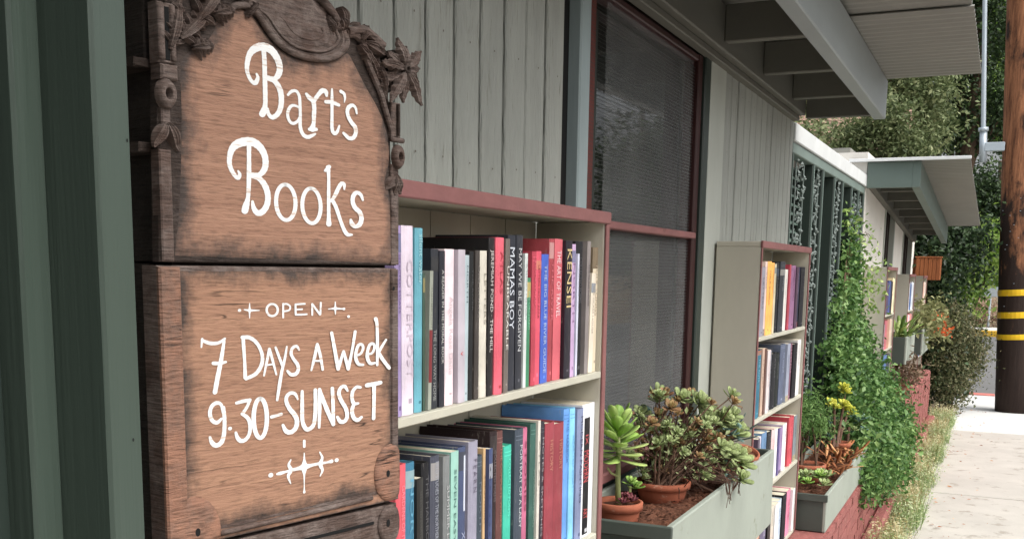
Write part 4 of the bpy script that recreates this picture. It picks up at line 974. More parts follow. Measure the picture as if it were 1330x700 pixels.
def sdome(c, ru, rv, h, w0, hole=0.0, n=20, lim=None):
    """domed oval boss, optionally with a bored hole"""
    prof = [(1, 0), (.97, .5), (.8, .9), (.55, 1.0)] + ([(hole + .05, .95), (hole, .85), (hole * .9, -.6)] if hole else [(.25, 1.02)])
    vs = []; fs = []
    for (r, z) in prof:
        for k in range(n):
            a = 2 * math.pi * k / n; vs.append(SP(*(lambda u_, v_: (min(max(u_, lim[0]), lim[1]), max(v_, lim[2])) if lim else (u_, v_))(c[0] + ru * r * math.cos(a), c[1] + rv * r * math.sin(a)), w0 + h * z))
    for i in range(len(prof) - 1):
        for k in range(n):
            a, b = i * n + k, i * n + (k + 1) % n; fs.append((a, b, b + n, a + n))
    fs.append(tuple((len(prof) - 1) * n + k for k in range(n)))
    return MB().add(vs, fs)

T = TRACE
VS = (T['seam'][0][1] + T['seam'][1][1]) / 2          # seam height between upper and lower board
VB = (T['lower_bot'][0][1] + T['lower_bot'][1][1]) / 2
# upper board
up = empty('upper_board', SP(.165, VS, 0), parent=sign)
sl = list(T['upper_slab']); sl = [(u, max(v, VS + .0015)) for u, v in sl]; sl[0] = (0, VS + .0015); sl[-1] = (.326, VS + .0015)
prism(sl, -.012, 0, .002).build('slab', m_edge, up)
fc = [(u, max(v, VS + .002)) for u, v in T['upper_face']]
build_plate(smooth_poly(fc, 3), .0025, m_face_u, 'face', sign, bump=.003, fade=.034)
def carve(mb, name='carved_leaf', m=None, smooth=False): return mb.build(name, m or m_carve, up, smooth=smooth)
# arched scroll moulding and swollen shell lobe
carve(stube(T['scroll'], (.0032, .0048), .004), 'scroll_moulding', smooth=True)
lob = T['lobe']; cu = sum(p[0] for p in lob) / len(lob); cv = sum(p[1] for p in lob) / len(lob)
mbl = MB(); vs = []; fs = []; lp = smooth_poly(lob + [lob[0]], 4)[:-1]; n = len(lp)
for (r, z) in ((1, 0), (.98, .006), (.92, .007), (.88, .0035), (.6, .006), (.3, .004), (.05, .0035)):
    vs += [SP(cu + (u - cu) * r, cv + (v - cv) * r, .001 + z) for u, v in lp]
for i in range(6):
    for k in range(n): fs.append((i * n + k, i * n + (k + 1) % n, (i + 1) * n + (k + 1) % n, (i + 1) * n + k))
fs.append(tuple(6 * n + k for k in range(n)))
carve(mbl.add(vs, fs), 'shell_lobe')
for sc_ in (.80, .62, .45):
    carve(stube([(cu + (u - cu) * sc_, cv + (v - cv) * sc_) for u, v in T['scroll'][2:]], (.0012, .0022), .0055), 'carved_ridge', smooth=True)
carve(stube(T['lobe_edge'], .0045, .008), 'scroll_moulding', smooth=True)
carve(sleaf(T['knot'][0], T['knot'][1], .008, .016), 'ribbon_knot'); carve(sleaf(T['knot'][2], T['knot'][0], .007, .014), 'ribbon_knot')
carve(sleaf((.2330, 1.880), (.2420, 1.858), .007, .015), 'ribbon_knot')
carve(stube(T['ribbon'], (.005, .0032), .003), 'ribbon')
carve(stube(T['bar2'], (.0045, .006), .006), 'ribbon')
a, b = T['bar']; carve(sleaf(a, b, .0075, .013), 'carved_leaf'); carve(sleaf((.262, 1.846), (.292, 1.822), .006, .011, ser=.15)); carve(sleaf((.276, 1.838), (.300, 1.806), .0055, .011, ser=.15)); carve(sleaf((.29, 1.822), (.309, 1.79), .0055, .010, ser=.15))
carve(sleaf((.250, 1.862), (.268, 1.866), .006, .012))
# flower on the corner
fu, fv = T['flower'][0]
for k in range(11):
    an = k * 2 * math.pi / 11 + .2
    l = (.036 if k % 2 else .029) * (1.3 if math.sin(an) < -.4 else 1)
    carve(sleaf((fu + math.cos(an) * .004, fv + math.sin(an) * .004), (fu + math.cos(an) * l * 1.05, fv + math.sin(an) * l * .98), .0066, .010, w0=.006 + (.005 if k % 2 else 0), ser=.16), 'petal')
sdome((fu, fv), .006, .005, .009, .010, hole=.45).build('flower_eye', m_edge, up, smooth=True)
prism([(fu + .027 * math.cos(a) * .9, fv + .024 * math.sin(a)) for a in [k * math.pi / 6 for k in range(12)]], -.02, .004, .002).build('flower_backing', m_edge, up)
# right hand strip
u0 = .3205
sbox_(u0 - .009, u0 + .006, 1.75, 1.79, -.022, .006).build('pilaster', m_carve, up)
sbox_(u0 - .0015, u0 + .0015, 1.752, 1.788, .006, .0105, .001).build('flute', m_edge, up)
stube([(u0 - .010, 1.7475), (u0 + .010, 1.7475)], .003, .006).build('ring', m_carve, up, smooth=True)
sdome((u0 + .002, 1.7285), .0085, .0145, .009, .002, hole=.38).build('eyelet', m_carve, up, smooth=True)
sbox_(u0 - .007, u0 + .006, 1.603, 1.72, -.022, .003).build('pilaster', m_carve, up)
carve(sleaf((u0, 1.706), (u0 - .016, 1.690), .006, .010)); carve(sleaf((u0, 1.706), (u0 + .010, 1.686), .006, .010)); carve(sleaf((u0, 1.708), (u0 - .001, 1.684), .006, .013))
# left hand pilaster
sbox_(.002, .0215, 1.787, 1.842, -.008, .006).build('pilaster', m_carve, up)
stube([(.0055, 1.79), (.0055, 1.84)], .0038, .006).build('reed', m_carve, up, smooth=True); stube([(.0185, 1.79), (.0185, 1.84)], .003, .006).build('reed', m_carve, up, smooth=True)
sbox_(.0095, .0150, 1.79, 1.838, .004, .0068, .0005).build('flute', m_black, up)
sbox_(.003, .022, 1.772, 1.786, -.008, .009, .003).build('capital', m_carve, up)
sdome((.0095, 1.759), .0105, .0145, .010, .002, hole=.36).build('eyelet', m_carve, up, smooth=True)
sbox_(.0045, .0145, 1.722, 1.7465, -.008, .005, .002).build('stem', m_carve, up)
carve(sleaf((.0085, 1.732), (-.0035, 1.709), .0065, .012)); carve(sleaf((.011, 1.733), (.0245, 1.708), .0065, .012))
sbox_(.001, .0145, VS + .002, 1.708, -.010, .004, .002).build('pilaster', m_carve, up)
# acanthus sprays across the top left
def acanthus(b, t, wd, h, w0=.001, bend=0.0):
    b = np.array(b); t = np.array(t); ax = t - b; L = np.linalg.norm(ax); ax /= L; nn = np.array([-ax[1], ax[0]])
    carve(sleaf(tuple(b), tuple(t), wd * .42, h, w0 + .002, bend))
    for k, f in enumerate((.12, .34, .56, .74)):
        for s in (-1, 1):
            p = b + ax * L * f
            q = p + (ax * .75 + nn * s * (1 - .35 * f)) * wd * (1.25 - .75 * f)
            carve(sleaf(tuple(p), tuple(q), wd * .24, h * .85, w0, .15 * s))
for (b_, t_, w_) in (((.014, 1.800), (.03, 1.850), .013), ((.026, 1.812), (.062, 1.842), .014), ((.040, 1.806), (.066, 1.812), .010), ((.046, 1.832), (.080, 1.872), .015), ((.066, 1.842), (.092, 1.850), .010), ((.01, 1.842), (.012, 1.884), .012), ((.085, 1.868), (.128, 1.886), .014), ((.3, 1.80), (.29, 1.836), .009), ((.262, 1.85), (.276, 1.868), .008), ((.222, 1.852), (.212, 1.868), .007), ((.118, 1.862), (.106, 1.846), .006)):
    acanthus(b_, t_, w_, .012)
# crest above the frame edge
carve(stube([(.0, 1.866), (.05, 1.892), (.11, 1.905), (.17, 1.898), (.196, 1.885)], .006, .002), 'scroll_moulding')
# carcass of the old furniture behind, seen at the left end
for (v0, v1, dd) in ((1.79, 1.90, -.012), (1.716, 1.785, -.004), (VS + .002, 1.705, -.004)):
    sbox_(.014 + dd, .30 if v1 < 1.8 else .19, v0, v1 if v1 < 1.8 else 1.875, -.17, -.016, .002).build('carcass_block', m_void, up)
sbox_(.022, .318, VS - .003, 1.79, -.172, -.0125, 0).build('carcass_core', m_void, up)
sbox_(-.012, .02, 1.783, 1.792, -.16, -.012, .002).build('ledge', m_edge, up)
sbox_(-.010, .02, 1.705, 1.715, -.16, -.012, .002).build('ledge', m_edge, up)

# lower board
low = empty('lower_board', SP(.165, VB, 0), parent=sign)
sbox_(-.003, .327, VB + .0018, VS - .0018, -.026, -.0006, .0025).build('slab', m_carve, low)
build_plate([(.0215, VB + .016), (.05, VB + .016), (.315, VB + .017), (.315, VS - .006), (.0215, VS - .006)], .0003, m_face_l, 'face', sign, bump=.0012, fade=.026)
build_plate([(.05, VB + .003), (.313, VB + .003), (.313, VB + .0152), (.05, VB + .0142)], .0003, m_face_l, 'face', sign, bump=0, fade=.004)
sbox_(.005, .31, VB, VS, -.172, -.0265, 0).build('carcass_core', m_void, low)
# raised worn border on the left, bead at the bottom, corner bosses
sbox_(-.003, .0215, VB + .003, VS - .003, -.002, .0035, .003).build('border', m_border, low)
sbox_(.3155, .327, VB + .003, VS - .003, -.002, .002, .002).build('border', m_carve, low)
stube([(.06, VB + .0095), (.16, VB + .0105), (.281, VB + .012)], .0032, .0008).build('bead', m_carve, low, smooth=True)
sdome((.028, VB + .012), .034, .042, .0034, .0006, lim=(-.0015, .33, VB + .003)).build('corner_boss', m_border, low, smooth=True)
sdome((.313, VB + .038), .028, .036, .0034, .0006, lim=(0, .3265, VB + .003)).build('corner_boss', m_border, low, smooth=True)
for (hu, hv) in (T['hole1'][0], T['hole2'][0]):
    MB().add([SP(hu + .0032 * math.cos(a), hv + .0045 * math.sin(a), .0042) for a in [k * math.pi / 5 for k in range(10)]], [tuple(range(10))]).build('bolt_hole', m_black, low)
MB().add([SP(.318 + .002 * math.cos(a), 1.575 + .0025 * math.sin(a), .0024) for a in [k * math.pi / 4 for k in range(8)]], [tuple(range(8))]).build('bolt_hole', m_black, low)
# third board at the bottom
bot = empty('bottom_board', SP(.165, 1.03, 0), parent=sign)
sbox_(-.003, .327, 1.03, VB - .0025, -.026, -.001, .003).build('slab', m_carve, bot)
sbox_(.01, .31, 1.03, VB, -.172, -.027, 0).build('carcass_core', m_edge, bot)
sdome((.312, VB - .026), .020, .024, .004, .0, lim=(0, .3262, 0)).build('corner_boss', m_carve, bot, smooth=True)
hu, hv = T['third_hole'][0]
MB().add([SP(hu + .0032 * math.cos(a), hv + .005 * math.sin(a), .0046) for a in [k * math.pi / 5 for k in range(10)]], [tuple(range(10))]).build('bolt_hole', m_black, bot)
sbox_(.14, .285, VB - .022, VB - .0185, -.0015, .0005, 0).build('slot', m_black, bot)

# white brush lettering
m_paint = mat('white_sign_paint', (226, 227, 226), .6, .05, 40, .35, 300, (1, .25, 3), .2, wear=((198, 178, 164), .565, 70), dist=.001)
def stroke_mesh(mb, ratio, pts, w):
    q = smooth_poly([(u / ratio, v, wd) for u, v, wd in pts], 5 if len(pts) > 2 else 4)
    Lp, Rp = [], []
    for i, (x, y, wd) in enumerate(q):
        x0, y0 = q[max(i - 1, 0)][:2]; x1, y1 = q[min(i + 1, len(q) - 1)][:2]
        dx, dy = x1 - x0, y1 - y0; l = math.hypot(dx, dy) + 1e-12
        nx, ny = -dy / l, dx / l
        wob = 1 + .05 * math.sin(i * 2.3 + w * 9e4)
        Lp.append((x + nx * wd / 2 * wob, y + ny * wd / 2 * wob)); Rp.append((x - nx * wd / 2 * wob, y - ny * wd / 2 * wob))
    def S_(p): return SP(p[0] * ratio, p[1], w)
    vs = [S_(p) for p in Lp] + [S_(p) for p in Rp]; n = len(q)
    fs = [(i, n + i, n + i + 1, i + 1) for i in range(n - 1)]
    for (c, nb, k0) in ((q[0], q[1], 0), (q[-1], q[-2], 1)):      # rounded ends
        dx, dy = c[0] - nb[0], c[1] - nb[1]; a0 = math.atan2(dy, dx); r = c[2] / 2
        base = len(vs)
        for k in range(7):
            a = a0 - math.pi / 2 + math.pi * k / 6
            vs.append(S_((c[0] + r * math.cos(a), c[1] + r * math.sin(a))))
        fs.append(tuple(base + k for k in range(7)))
    mb.add(vs, fs)
spans = [(0, 12), (12, 22), (22, 39), (39, 63), (63, 81), (81, len(STROKES))]
for si, (a, b) in enumerate(spans):
    mb = MB()
    for i in range(a, b):
        nm, ratio, pts = STROKES[i]
        stroke_mesh(mb, ratio, pts, (.0030 if si < 2 else .0008) + .00005 * (i - a))
    mb.build('lettering' if si < 5 else 'painted_ornament', m_paint, sign)

# ================================================================== BOOKCASES
PX = -.76
def bookcase(y0, y1, zbot, ztop, shelves, label, cat='bookcase', red=True, back=-.918):
    e = empty('bookcase', ((PX + back) / 2, (y0 + y1) / 2, zbot), label, cat, 'bookcases along the shop front')
    t = .018
    MB().box(back, PX - .002, y0, y0 + t, zbot, ztop - .0185, .002).build('side_panel', m_case, e)
    MB().box(back, PX - .002, y1 - t, y1, zbot, ztop - .0185, .002).build('side_panel', m_case, e)
    MB().box(back, PX - .004, y0, y1, ztop - .018, ztop, .002).build('top_board', m_case, e)
    MB().box(PX - .0035, PX + .006, y0 - .002, y1 + .002, ztop - .0225, ztop + .002, .002).build('edge_trim', m_red, e)
    MB().box(PX - .0015, PX + .003, y1 - t, y1 + .001, zbot, ztop - .023, .001).build('edge_trim', m_red, e)
    if y0 > 3: MB().box(PX - .0015, PX + .003, y0 - .001, y0 + t * .6, zbot, ztop - .023, .001).build('edge_trim', m_red, e)
    for z in shelves:
        MB().box(back + .001, PX - .001, y0 + t, y1 - t, z - .014, z, .0015).build('shelf', m_caseedge, e)
    n = max(2, round((y1 - y0) / .16))
    MB().box(back - .0105, back - .0085, y0, y1, zbot, ztop - .019).build('backing', m_case, e)
    for k in range(n):
        a = y0 + t + (y1 - y0 - 2 * t) * k / n; b = y0 + t + (y1 - y0 - 2 * t) * (k + 1) / n
        MB().box(back - .008, back, a + .001, b - .002, zbot, ztop - .019).build('back_board', m_case, e)
    return e
bookcase(1.17, 2.142, .455, 1.718, (1.387, 1.033, .70), 'near bookcase with rose red top edge, right of the carved sign')
bookcase(3.722, 4.742, .455, 1.706, (1.372, 1.076, .785, .47), 'second bookcase, between the two large planters, with tan side panel')
bookcase(8.18, 8.96, .602, 1.65, (1.30, 1.035, .74), 'third bookcase, first one in front of the pale stucco building')
bookcase(10.26, 10.95, .602, 1.60, (1.27, 1.0, .72), 'fourth bookcase, middle one in front of the pale stucco building')
bookcase(12.1, 12.7, .602, 1.585, (1.27, 1.0, .72), 'farthest bookcase, below the orange wooden box')

# ================================================================== BOOKS
def objcol_mat(name, rough, bump, bscale, var):
    m = bpy.data.materials.new(name); m.use_nodes = True
    N, L = m.node_tree.nodes, m.node_tree.links; bsdf = N['Principled BSDF']
    oi = N.new('ShaderNodeObjectInfo'); tc = N.new('ShaderNodeTexCoord')
    n1 = N.new('ShaderNodeTexNoise'); n1.inputs['Scale'].default_value = 22; n1.inputs['Detail'].default_value = 7
    L.new(tc.outputs['Object'], n1.inputs['Vector'])
    mr = N.new('ShaderNodeMapRange'); mr.inputs['From Min'].default_value = .3; mr.inputs['From Max'].default_value = .7; mr.inputs['To Min'].default_value = 1 - var; mr.inputs['To Max'].default_value = 1 + var
    L.new(n1.outputs['Fac'], mr.inputs['Value'])
    hs = N.new('ShaderNodeHueSaturation'); L.new(mr.outputs[0], hs.inputs['Value']); L.new(oi.outputs['Color'], hs.inputs['Color'])
    hs.inputs['Saturation'].default_value = .9
    mpv = N.new('ShaderNodeMapping'); mpv.inputs['Scale'].default_value = (90, 260, 24); L.new(tc.outputs['Object'], mpv.inputs['Vector'])
    oi2 = N.new('ShaderNodeVectorMath'); oi2.operation = 'ADD'; L.new(mpv.outputs[0], oi2.inputs[0]); L.new(oi.outputs['Random'], oi2.inputs[1])
    n3 = N.new('ShaderNodeTexNoise'); n3.inputs['Scale'].default_value = 1; n3.inputs['Detail'].default_value = 8; n3.inputs['Roughness'].default_value = .7; L.new(oi2.outputs[0], n3.inputs['Vector'])
    m3 = N.new('ShaderNodeMapRange'); m3.inputs['From Min'].default_value = .60; m3.inputs['From Max'].default_value = .72; m3.inputs['To Max'].default_value = .5; L.new(n3.outputs['Fac'], m3.inputs['Value'])
    sc = N.new('ShaderNodeMix'); sc.data_type = 'RGBA'; L.new(m3.outputs[0], sc.inputs['Factor']); L.new(hs.outputs[0], sc.inputs['A']); sc.inputs['B'].default_value = (.36, .33, .29, 1)
    L.new(sc.outputs['Result'], bsdf.inputs['Base Color'])
    bsdf.inputs['Roughness'].default_value = rough; bsdf.inputs['Specular IOR Level'].default_value = .35
    n2 = N.new('ShaderNodeTexNoise'); n2.inputs['Scale'].default_value = bscale; L.new(tc.outputs['Object'], n2.inputs['Vector'])
    b = N.new('ShaderNodeBump'); b.inputs['Strength'].default_value = bump; b.inputs['Distance'].default_value = .001
    L.new(n2.outputs['Fac'], b.inputs['Height']); L.new(b.outputs[0], bsdf.inputs['Normal'])
    return m
m_cloth = objcol_mat('book_cloth', .7, .6, 500, .2)
m_jacket = objcol_mat('book_jacket', .4, .25, 90, .12)
m_ink = objcol_mat('book_ink', .5, .05, 60, .05)
m_pages = mat('book_pages', (214, 206, 186), .85, .10, 200, .3, 400, (1, 8, 1))

_txt = {}
def text_mesh(s):
    if s in _txt: return _txt[s]
    c = bpy.data.curves.new('t', 'FONT'); c.body = s; c.size = 1; c.resolution_u = 2
    o = bpy.data.objects.new('t', c); COL.objects.link(o)
    dg = bpy.context.evaluated_depsgraph_get(); dg.update()
    me = bpy.data.meshes.new_from_object(o.evaluated_get(dg))
    vs = np.array([v.co[:2] for v in me.vertices]) if len(me.vertices) else np.zeros((0, 2)); fs = [tuple(p.vertices) for p in me.polygons]
    bpy.data.objects.remove(o); bpy.data.curves.remove(c); bpy.data.meshes.remove(me)
    _txt[s] = (vs, fs); return _txt[s]

WORDS = ['THE RIVER', 'COLLECTED POEMS', 'A WINTER', 'GARDENS OF ITALY', 'LETTERS', 'NORTH', 'SELECTED ESSAYS', 'THE ORCHARD', 'HOMEWARD', 'A SHORT HISTORY', 'SUMMER LIGHT', 'ATLAS', 'THE GLASS HOUSE', 'STORIES', 'OLD ROADS', 'FOLK SONGS', 'MEMOIR', 'THE HARBOR', 'BIRDS', 'VOYAGES']
rb = random.Random(99)
def book(y0, y1, h, col, kind, op, z0, label, group, xs=-.768, depth=.142, far=False):
    if 't' not in op and not far and not op.get('label') and y1 - y0 > .008:
        op = dict(op); lum = sum(col) / 3; k_ = rb.uniform(28, 75) * (1 if lum < 120 else -1)
        op['t'] = rb.choice(WORDS); op['tc'] = tuple(max(8, min(245, v + k_)) for v in col); op['t0'] = rb.uniform(.06, .2); op['t1'] = op['t0'] + rb.uniform(.25, .5); op['ts'] = rb.uniform(.45, .75)
    gap = .0006
    y0 += gap; y1 -= gap
    w = y1 - y0; yc = (y0 + y1) / 2
    e = empty('book', (xs - depth / 2, yc, z0), label, 'book', group)
    c = lin(col) + (1,)
    hard = kind == 'h'
    bt = min(.0024 if hard else .0006, w * .2); bulge = min(.0045, w * .16) if hard else min(.0012, w * .06)
    mb = MB()
    mb.box(xs - depth, xs - bulge - .0002, y0, y0 + bt, z0, z0 + h).box(xs - depth, xs - bulge - .0002, y1 - bt, y1, z0, z0 + h)
    K = 6; out = []; inn = []
    for k in range(K + 1):
        s = k / K
        out.append((xs - bulge + bulge * math.sin(math.pi * s) ** .7, y0 + w * s)); inn.append((xs - bulge - .002 + bulge * .6 * math.sin(math.pi * s), y0 + w * s))
    vs = []; fs = []
    for z in (z0, z0 + h):
        vs += [(x, y, z) for x, y in out] + [(x, y, z) for x, y in inn]
    q = 2 * (K + 1)
    for k in range(K):
        fs += [(k, k + 1, q + k + 1, q + k), (q + k, q + k + 1, q + K + 1 + k + 1, q + K + 1 + k), (k, K + 1 + k, K + 2 + k, k + 1)]
    mb.add(vs, fs)
    cv = mb.build('cover', m_cloth if hard and not op.get('gloss') else m_jacket, e); cv.color = c
    ins = .004 if hard else .0005
    pg = MB().box(xs - depth + .003, xs - bulge - .0025, y0 + bt + .0001, y1 - bt - .0001, z0 + ins, z0 + h - ins).build('page_block', m_pages, e)
    def patch(f0, f1, colr, name, a=.02, b=.98, off=.0004):
        vs = []; fs = []
        for k in range(K + 1):
            s = a + (b - a) * k / K
            x = xs - bulge + bulge * math.sin(math.pi * min(max(s, 0), 1)) ** .7 + off
            vs += [(x, y0 + w * s, z0 + h * f0), (x, y0 + w * s, z0 + h * f1)]
        for k in range(K): fs.append((2 * k, 2 * k + 2, 2 * k + 3, 2 * k + 1))
        o = MB().add(vs, fs).build(name, m_ink, e); o.color = lin(colr) + (1,)
    if 'band' in op: patch(op['band'][0], op['band'][1], op['band'][2], 'spine_band')
    if op.get('stripe'): patch(.62, .95, (205, 212, 228), 'spine_band', .5, .78)
    if op.get('label'):
        patch(.02, .9, (24, 24, 28), 'spine_label', .16, .60)
        tt = (('MODERN', .42, .66, (190, 50, 60)), ('ART', .14, .22, (190, 60, 60)), ('IX', .72, .78, (190, 60, 60)))
    else: tt = ()
    lst = list(tt)
    if 't' in op: lst.append((op['t'], 1 - op['t1'], 1 - op['t0'], op['tc']))
    for (s, f0, f1, tcx) in lst:
        vs, fs = text_mesh(s)
        if not len(vs): continue
        L = vs[:, 0].max(); 
        cap = min(w * .62 * op.get('ts', .75), (f1 - f0) * h) / .70
        sx = (f1 - f0) * h / L
        if len(s) < 3: sx = cap
        mid = yc if not op.get('label') else y0 + w * .38
        P = [(xs + .0008, mid + (v[1] - .35) * cap, z0 + h * f1 - v[0] * sx) for v in vs]
        o = MB().add(P, [tuple(reversed(f)) for f in fs]).build('title_lettering', m_ink, e); o.color = lin(tcx) + (1,)
    if not far and not op.get('label') and 'band' not in op and rb.random() < .3:
        f_ = rb.choice((0.0, .80, .86)); kk = rb.choice(((60, 58, 56), (206, 200, 188), (150, 60, 58), (70, 90, 120), (190, 160, 90)))
        patch(f_ + .004, f_ + rb.uniform(.06, .13), tuple(.55 * a_ + .45 * b_ for a_, b_ in zip(kk, col)), 'spine_band')
    if not far and w > .014 and rb.random() < .75:
        k_ = 45 if sum(col) < 360 else -45
        f_ = rb.uniform(.03, .07); patch(f_, f_ + rb.uniform(.012, .03), tuple(max(8, min(245, v + k_)) for v in col), 'publisher_mark', .36, .64)
        if kind == 'h' and rb.random() < .5:
            for f_ in (.93, .955): patch(f_, f_ + .006, tuple(max(8, min(245, v + k_ * .7)) for v in col), 'spine_rule', .04, .96)
    if op.get('lean'): e.rotation_euler.x = R(op['lean'])
    elif not far: e.rotation_euler.x = R(random.uniform(-.6, .6))
    return e
rowinfo = {'U': (1.3875, "near bookcase's upper shelf"), 'L': (1.0335, "near bookcase's lower shelf"), 'A': (1.3725, "second bookcase's top shelf"),
           'B': (1.0765, "second bookcase's second shelf"), 'C': (.7855, "second bookcase's third shelf"), 'D': (.4705, "second bookcase's bottom shelf")}
for k, rows in BOOKS.items():
    z0, where = rowinfo[k]
    lo, hi = rows[0][0], rows[-1][1]
    if k in 'UL': a, b = max(lo, 1.192), min(hi, 2.123)
    else: a, b = max(lo, 3.742), min(hi, 4.722)
    for (y0, y1, h, c, desc, kind, op) in rows:
        A_ = a + (y0 - lo) / (hi - lo) * (b - a); B_ = a + (y1 - lo) / (hi - lo) * (b - a)
        xs = -.768 + random.uniform(-.006, .002)
        if k == 'D': xs += .004
        ns = max(1, round((B_ - A_) / .075)) if k in 'ABCD' else 1
        for q in range(ns):
            cq = tuple(max(4, min(250, v + random.uniform(-7, 7))) for v in c) if q else c
            book(A_ + (B_ - A_) * q / ns, A_ + (B_ - A_) * (q + 1) / ns, h - (.004 * q), cq, kind, op, z0 + .0003, ('left ', 'right ')[q] * (ns > 1) + desc + ' on ' + where, 'books on the ' + where, xs - .002 * q)
farrows = [
 ('third bookcase', 8.20, 8.94, {1.30: [((96, 40, 50), .22, 'wine red hardback'), ((78, 66, 96), .24, 'violet grey hardback'), ((60, 76, 130), .25, 'royal blue hardback'), ((36, 36, 44), .25, 'black hardback'), ((222, 210, 170), .27, 'cream hardback')],
   1.035: [((120, 128, 130), .2, 'grey hardback'), ((176, 84, 100), .22, 'rose hardback'), ((170, 122, 100), .22, 'tan hardback'), ((196, 170, 150), .22, 'sand hardback')],
   .74: [((44, 78, 150), .25, 'bright blue hardback'), ((70, 100, 160), .25, 'mid blue hardback'), ((50, 60, 70), .24, 'slate hardback')]}),
 ('fourth bookcase', 10.28, 10.93, {1.27: [((224, 222, 220), .26, 'white hardback'), ((70, 96, 140), .25, 'denim blue hardback'), ((205, 212, 220), .26, 'pale grey hardback')],
   1.0: [((205, 110, 110), .23, 'coral pink hardback'), ((230, 190, 190), .23, 'pale pink hardback'), ((214, 120, 120), .23, 'salmon hardback')],
   .72: [((226, 184, 160), .2, 'peach hardback'), ((220, 222, 226), .22, 'white hardback'), ((110, 136, 170), .23, 'dusty blue hardback')]}),
 ('farthest bookcase', 12.12, 12.68, {1.27: [((60, 76, 100), .24, 'steel blue hardback'), ((206, 170, 150), .25, 'tan pink hardback'), ((220, 205, 190), .25, 'cream hardback')],
   1.0: [((150, 170, 190), .22, 'pale blue hardback'), ((206, 200, 190), .22, 'cream hardback')],
   .72: [((200, 206, 216), .24, 'pale grey hardback'), ((96, 130, 180), .25, 'sky blue hardback'), ((214, 110, 140), .26, 'bright pink hardback')]})]
names = ('top', 'middle', 'bottom')
for (nm, a, b, rws) in farrows:
    for ri, (z, lst) in enumerate(rws.items()):
        y = a
        w = (b - a) / len(lst)
        for (c, h, d) in lst:
            for q, pos in enumerate(('left', 'middle', 'right')):
                cq = tuple(max(4, min(250, v + random.uniform(-6, 6))) for v in c)
                book(y + w * q / 3, y + w * (q + .98) / 3, h - .004 * q, cq, 'h', {}, z + .0003, f"{pos} {d} on the {names[ri]} shelf of the {nm}", f"books in the {nm}", far=True)
            y += w
# ================================================================== PLANTERS
def planter(x0, x1, y0, y1, z0, z1, label, rim=.016, lip=True):
    e = empty('planter_box', ((x0 + x1) / 2, (y0 + y1) / 2, z0), label, 'planter', 'grey green wooden planters')
    t = rim
    MB().box(x1 - t, x1, y0, y1, z0, z1, .003).build('front_board', m_planter, e)
    MB().box(x0, x0 + t, y0, y1, z0, z1, .003).build('rear_board', m_planter, e)
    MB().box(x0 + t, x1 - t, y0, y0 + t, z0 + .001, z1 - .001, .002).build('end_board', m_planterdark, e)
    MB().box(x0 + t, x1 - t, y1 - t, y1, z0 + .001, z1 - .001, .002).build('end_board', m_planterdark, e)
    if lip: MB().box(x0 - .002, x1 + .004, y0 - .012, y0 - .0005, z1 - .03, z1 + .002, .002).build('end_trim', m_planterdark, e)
    MB().box(-.945, x0 - .0005, y0 + .02, y1 - .02, (z0 + z1) / 2 - .03, (z0 + z1) / 2 + .03).build('mounting_rail', m_planterdark, e)
    # lumpy bark soil
    mb = MB(); nx, ny = 8, int((y1 - y0) / .02); vs = []; fs = []
    for i in range(nx + 1):
        for j in range(ny + 1):
            vs.append((x0 + t + (x1 - x0 - 2 * t) * i / nx, y0 + t + (y1 - y0 - 2 * t) * j / ny, z1 - .03 + random.uniform(-.008, .008)))
    for i in range(nx):
        for j in range(ny): a = i * (ny + 1) + j; fs.append((a, a + ny + 1, a + ny + 2, a + 1))
    mb.add(vs, fs)
    for k in range(int(220 * (y1 - y0))):
        x, y = random.uniform(x0 + t + .01, x1 - t - .01), random.uniform(y0 + t + .01, y1 - t - .01); s = random.uniform(.005, .013); a = random.uniform(0, 3.14)
        c, d = math.cos(a) * s, math.sin(a) * s; z = z1 - .022 + random.uniform(-.004, .008)
        mb.add([(x - c, y - d, z), (x + d * .4, y - c * .4, z + s * .3), (x + c, y + d, z + random.uniform(-.003, .006)), (x - d * .4, y + c * .4, z - .002)], [(0, 1, 2, 3)])
    mb.build('soil', m_mulch, e)
    return e
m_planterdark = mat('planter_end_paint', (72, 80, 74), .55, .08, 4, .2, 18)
PZ1, PZ2 = 1.03, .625
planter(-.918, -.632, 2.262, 3.46, .78, PZ1, 'grey green planter box under the window, full of succulents')
planter(-.915, -.632, 4.775, 6.35, .455, PZ2, 'grey green planter box after the second bookcase, with yellow green succulents')
planter(-.90, -.66, 9.08, 9.95, .88, 1.10, 'small grey planter between the third and fourth bookcases', lip=False)
planter(-.90, -.66, 11.05, 11.95, .82, 1.07, 'small grey planter between the fourth and farthest bookcases', lip=False)

def pot(x, y, z, r, h, label, group='terracotta pots in the planters', soil=True):
    e = empty('terracotta_pot', (x, y, z), label, 'pot', group)
    MB().lathe((x, y, z), [(0, 0), (r * .72, 0), (r * .9, h * .72), (r * .9, h * .73), (r, h * .74), (r * 1.02, h * .98), (r * .98, h), (r * .88, h), (r * .84, h * .8)], 28).build('body', m_terra, e, smooth=True)
    MB().lathe((x, y, z), [(r * .88, h * .84), (r * .5, h * .88), (0, h * .9)], 20).build('soil', m_mulch, e)
    return e

